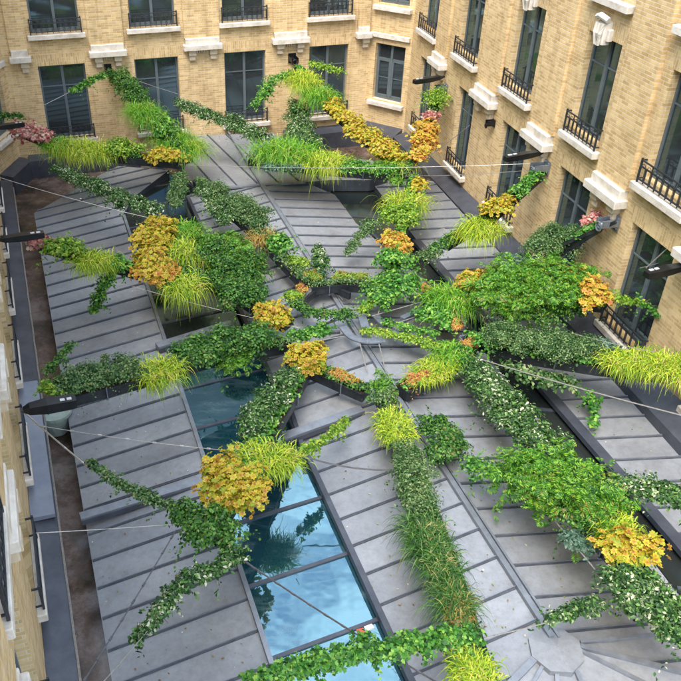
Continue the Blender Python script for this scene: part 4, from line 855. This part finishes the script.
# ---- left lower arm
plant('shrub', 'low dark shrub on the left half of the long left trough', [(62, 386, 1.7, 11), (95, 378, 1.5, 17), (132, 370, 1.4, 15)], 1.1)
plant('ivyl', 'bright green sprig beside the black arm at lower left', [(46, 386, 1.75, 7), (52, 394, 1.75, 6)], 1., .9)
plant('bush', 'thin climbing sprays above the low shrub at lower left', [(46, 374, 1.7, 6), (58, 362, 1.6, 4), (72, 344, 1.4, 4)], .45, stem=True)
plant('lime', 'lime grass in the middle of the long left trough', [(150, 372, 1.35, 13), (166, 368, 1.3, 15)], 1.2, droop=1.4)
plant('bush', 'green bushy shrub on the right half of the long left trough', [(186, 354, 1.25, 14), (215, 350, 1.1, 20), (248, 342, 1.0, 20), (270, 340, .9, 13)], 1.1, 1.15)
plant('fern', 'reddish-green sprays under the bushy shrub near the amber mounds', [(222, 366, .95, 6), (246, 358, .9, 6)], .6, .7)
# ---- lower left junction
plant('jasmine', 'white-flecked climber between the lower amber mound and the lower left junction', [(290, 376, .78, 9), (278, 396, .85, 13), (262, 415, .9, 16), (248, 434, .98, 13)], 1.15)
plant('heuchera', 'largest amber clump, at the lower left junction', [(216, 468, 1.2, 18), (238, 480, 1.2, 24), (250, 500, 1.15, 21), (220, 498, 1.15, 18)], 1.4)
plant('lime', 'lime grass right of the largest amber clump', [(266, 456, 1.15, 17), (284, 458, 1.05, 13)], 1.2)
plant('lime', 'small lime tuft above the largest amber clump', [(250, 450, 1.1, 10)], .7)
plant('bush', 'dark holly-like bush below the largest amber clump', [(180, 516, 1.15, 13), (200, 526, 1.15, 20), (222, 536, 1.15, 20), (236, 546, 1.1, 12)], 1.2)
plant('shrub', 'narrow leafed vine running up left from the holly-like bush', [(170, 508, 1.2, 10), (146, 498, 1.3, 8), (122, 486, 1.4, 5), (88, 462, 1.6, 3)], .9, 1.1, stem=True)
plant('jasmine', 'pale flowering vine trailing down left from the holly-like bush', [(240, 556, 1.05, 12), (214, 570, 1.1, 9), (186, 580, 1.15, 10), (166, 604, 1.2, 9), (152, 624, 1.25, 6), (134, 640, 1.3, 4)], .9, 1.05, stem=True)
plant('ivyl', 'thin green vine climbing from the lime grass towards the ring', [(300, 452, .9, 5), (320, 444, .8, 5), (338, 430, .7, 5), (346, 420, .6, 4)], .9, .8, stem=True)
# ---- centre bottom arm
plant('sedum', 'orange ground cover in the small lower left ring trough', [(332, 373, .7, 5), (358, 383, .66, 5)], 1.3)
plant('lime', 'thin yellow tuft in the small lower left ring trough', [(338, 372, .7, 6)], .3)
plant('shrub', 'dark fine-leaved tuft at the head of the central trough', [(384, 396, .8, 11)], 1.1)
plant('fern', 'feathery top of the dark tuft at the head of the central trough', [(384, 388, .85, 10)], .7, .8)
plant('lime', 'yellow grass on the upper central trough', [(392, 414, .85, 11), (398, 436, .9, 11)], 1.1)
plant('bush', 'bright green round bush right of the central trough', [(430, 426, .65, 14), (444, 438, .65, 18), (452, 450, .65, 13), (434, 454, .6, 10)], 1.1, .9)
plant('shrub', 'grey-green small-leaved shrub on the central trough', [(404, 460, 1.0, 15), (413, 484, 1.05, 18), (420, 510, 1.05, 15)], 1.3, .85)
plant('dark', 'long dark grass in the middle of the central trough', [(420, 520, 1.1, 13), (432, 545, 1.15, 14), (446, 575, 1.2, 12)], .9, length=2.1, width=.012)
plant('dark', 'dark grass with long arching wisps on the lower central trough', [(450, 590, 1.25, 12), (458, 608, 1.3, 12)], .6, length=2.7, width=.010)
plant('straw', 'tan dry grass behind the lower central dark grass', [(453, 592, 1.28, 10), (462, 618, 1.3, 9)], .6)
plant('ivy', 'dense ivy garland along the bottom edge', [(250, 684, 1.4, 10), (300, 668, 1.4, 11), (350, 654, 1.38, 12), (400, 650, 1.35, 13), (448, 640, 1.35, 15), (470, 636, 1.35, 13)], 1.25, .8)
plant('lime', 'lime grass at the bottom end of the central trough', [(470, 660, 1.35, 14), (484, 690, 1.4, 15)], 1.3)
# ---- right lower arm
plant('jasmine', 'white-flecked climber on the trough right of the central roof ridge', [(474, 372, .85, 10), (500, 402, .95, 19), (528, 434, 1.05, 21), (555, 460, 1.1, 19), (572, 480, 1.15, 14)], 1.15)
plant('ivy', 'fine branching sprays left of the feathery bush', [(470, 466, .8, 10), (488, 470, .9, 13), (500, 480, .95, 11)], .55, .7, stem=True)
plant('fern', 'large feathery green bush in the lower right', [(512, 474, 1.2, 18), (544, 480, 1.25, 30), (578, 492, 1.25, 32), (598, 512, 1.2, 22)], 1.2)
plant('bush', 'dark undergrowth beneath the large feathery bush', [(536, 498, 1.05, 14), (572, 516, 1.1, 20), (592, 534, 1.1, 12)], .8)
plant('blue', 'grey-green trailing plant under the lower right feathery bush', [(566, 538, 1.1, 8), (590, 548, 1.1, 8)])
plant('lime', 'yellow grass between the feathery bush and the lower right amber clump', [(618, 526, 1.3, 14)], .9)
plant('heuchera', 'amber clump in the lower right corner', [(606, 552, 1.3, 15), (628, 548, 1.35, 19), (652, 552, 1.35, 16)], 1.35)
plant('jasmine', 'white-flecked climber at the right edge', [(598, 486, 1.2, 9), (626, 488, 1.3, 13), (655, 494, 1.4, 14), (690, 502, 1.5, 15)], 1.15)
plant('jasmine', 'white-flecked climber in the bottom right corner', [(606, 584, 1.25, 15), (636, 592, 1.3, 24), (660, 612, 1.35, 22), (686, 640, 1.4, 20)], 1.15)
plant('jasmine', 'white-flecked spray pointing left towards the octagonal roof cap', [(548, 620, .8, 5), (572, 612, .9, 8), (600, 606, 1.05, 10)], 1.1, stem=True)
# ---- ring right
plant('ivyl', 'bright ivy strand across the ring', [(364, 331, .66, 3), (384, 334, .66, 5), (412, 340, .68, 5), (436, 348, .7, 7), (450, 352, .72, 8)], 1., .85, stem=True)
plant('ivy', 'upper ivy strand reaching right from the ring', [(384, 322, .68, 4), (398, 326, .68, 4), (420, 332, .7, 5), (436, 334, .72, 6)], .9, .8, stem=True)
plant('ivy', 'ivy mat under the bright grass right of the ring', [(420, 316, .75, 8), (438, 312, .8, 10), (446, 326, .75, 9)], 1.)
plant('green', 'bright green grass mound right of the ring', [(444, 298, .9, 17), (464, 298, .95, 17)], 1.3, length=1.25)
plant('green', 'green grass tuft at the head of the right-slanting trough', [(452, 352, .8, 12)], .9)
plant('lime', 'ochre-yellow grass in the small lower right ring trough', [(420, 376, .72, 10), (436, 366, .72, 11), (448, 360, .74, 9)], 1.)
plant('sedum', 'orange ground cover in the small lower right ring trough', [(408, 382, .66, 6), (430, 374, .68, 6)], 1.)
plant('sedum', 'orange stonecrop filling the pale-rimmed square trough', [(453, 320, .78, 5), (458, 328, .76, 6)], 1.3, .9, .3)
plant('sedum', 'orange stonecrop on the tiny steel tray', [(465, 344, .78, 5), (474, 342, .78, 5)], 1.3, .9, .4)
plant('sedum', 'orange stonecrop beside the ivy mound', [(424, 289, .8, 5)], 1.)
plant('heuchera', 'amber clump above the bright grass right of the ring', [(466, 282, 1.05, 11), (486, 286, 1.1, 13)], 1.2, .85)
plant('straw', 'tan grass tuft above the large bright green shrub', [(500, 276, 1.2, 11)], .8)
plant('blue', 'pale green leaves at the top of the large bright shrub', [(516, 264, 1.4, 8), (528, 260, 1.45, 8)], 1.1)
plant('fern', 'largest bright green feathery shrub, right of the ring', [(494, 300, 1.2, 20), (516, 288, 1.3, 32), (548, 288, 1.4, 35), (580, 292, 1.45, 26)], 1.3)
plant('bush', 'dark foliage under the largest bright green shrub', [(500, 312, 1.0, 12), (545, 312, 1.05, 18), (575, 312, 1.1, 12)], .8)
plant('heuchera_o', 'orange and yellow leaves at the right end of the largest shrub', [(574, 276, 1.7, 9), (592, 290, 1.65, 13), (606, 300, 1.6, 11), (588, 306, 1.5, 8)], 1.3, .9)
plant('shrub', 'dark green domed shrub below the pink-leaved bracket', [(534, 250, 1.7, 12), (552, 242, 1.75, 20), (568, 240, 1.8, 17)], 1.3, .85)
plant('pink', 'pink-red leafed clump by the bracket on the right wing', [(588, 226, 2.3, 9), (600, 220, 2.4, 9)], 1.3, .8)
plant('ivy', 'round ivy tuft beside the tiny orange tray', [(486, 342, .9, 10)], 1., .9)
plant('shrub', 'fine grey-green shrub on the right trough under the largest shrub', [(494, 338, 1.0, 14), (522, 342, 1.1, 19), (555, 346, 1.15, 20), (590, 352, 1.2, 15)], 1.3, .85)
plant('blue', 'dark trailing plant between the small-leaved shrub and the lime grass', [(590, 344, 1.3, 7), (601, 346, 1.3, 8), (612, 348, 1.3, 6)])
plant('lime', 'long row of lime grass at the right edge', [(612, 358, 1.35, 12), (640, 360, 1.4, 14), (668, 364, 1.45, 15), (700, 369, 1.5, 15)], 1.1, droop=1.2)
plant('shrub', 'long pointed leaves dangling under the right trough', [(510, 368, .8, 9), (540, 380, .7, 9), (572, 386, .6, 8)], .8, 2.0, stem=True)
plant('ivy', 'trailing sprig with pointed leaves over the right zinc roof', [(588, 390, .6, 4), (594, 406, .35, 4), (594, 428, .2, 4)], .7, 1., stem=True)
plant('ivy', 'ivy trailing over the brick at the right edge', [(636, 300, 1.7, 4), (656, 314, 1.6, 5), (672, 322, 1.5, 5), (690, 326, 1.4, 5)], .9, .8, stem=True)
plant('ivyl', 'sparse sprigs under the lower railing of the right wing', [(620, 300, 1.8, 5), (636, 304, 1.7, 4)], .6, .8)
plant('sedumg', 'thin weeds along the mossy gutter edge at left', [(24, 316, -.1, 2), (34, 388, -.1, 2), (55, 560, -.1, 2), (62, 640, -.1, 2)], .35)['kind'] = 'stuff'

plant('fern', 'thin feathery sprays hanging below the level trough at far right of its ivy', [(392, 180, 1.2, 5), (402, 184, 1.1, 5)], .5, .6)

# fallen leaves and grit lying on the zinc
def inside(u, v, poly):
    c = False
    for i in range(len(poly)):
        (x0, y0), (x1, y1) = poly[i], poly[i-1]
        if (y0 > v) != (y1 > v) and u < (x1-x0)*(v-y0)/(y1-y0)+x0: c = not c
    return c
zones = [([(60, 250), (125, 230), (165, 330), (268, 665), (118, 690), (80, 480)], pL, 110), ([(200, 200), (262, 192), (540, 632), (440, 760), (314, 470)], pW, 150),
         ([(270, 190), (330, 200), (430, 295), (640, 560), (560, 630)], pE, 130), ([(435, 190), (490, 245), (620, 380), (760, 530), (681, 535), (440, 260)], pFE, 70)]
V, Fs = [], []; lm_ = TM['oval'][0]; lf_ = TM['oval'][1]
for poly, pl_, cnt in zones:
    k = 0; us = [p[0] for p in poly]; vs = [p[1] for p in poly]
    while k < cnt:
        u, v = rng.uniform(min(us), max(us)), rng.uniform(min(vs), max(vs))
        if not inside(u, v, poly): continue
        k += 1; c = unp(u, v, pl_)+pl_[1]*.006; a_ = rng.uniform(0, 6.28); sz = rng.uniform(.015, .055)
        t = np.array([math.cos(a_), math.sin(a_), 0]); b_ = np.array([-t[1], t[0], 0]); base = len(V)*len(lm_)
        V.append(c+sz*(lm_[:, 0:1]*t+lm_[:, 1:2]*b_+(lm_[:, 2:3]+.12)*pl_[1])); Fs.append(lf_+base)
litter_m = leaf_mat('dry_leaf', [(0, (.10, .06, .03)), (.4, (.28, .17, .07)), (.7, (.20, .24, .05)), (1, (.55, .50, .40))], .1)
o = mesh_np('fallen_leaves', np.concatenate(V), np.concatenate(Fs), litter_m, tuple(at(360, 400, .2)))
tag(o, 'small dry leaves and petals scattered over the zinc roof', 'fallen leaves', kind='stuff')
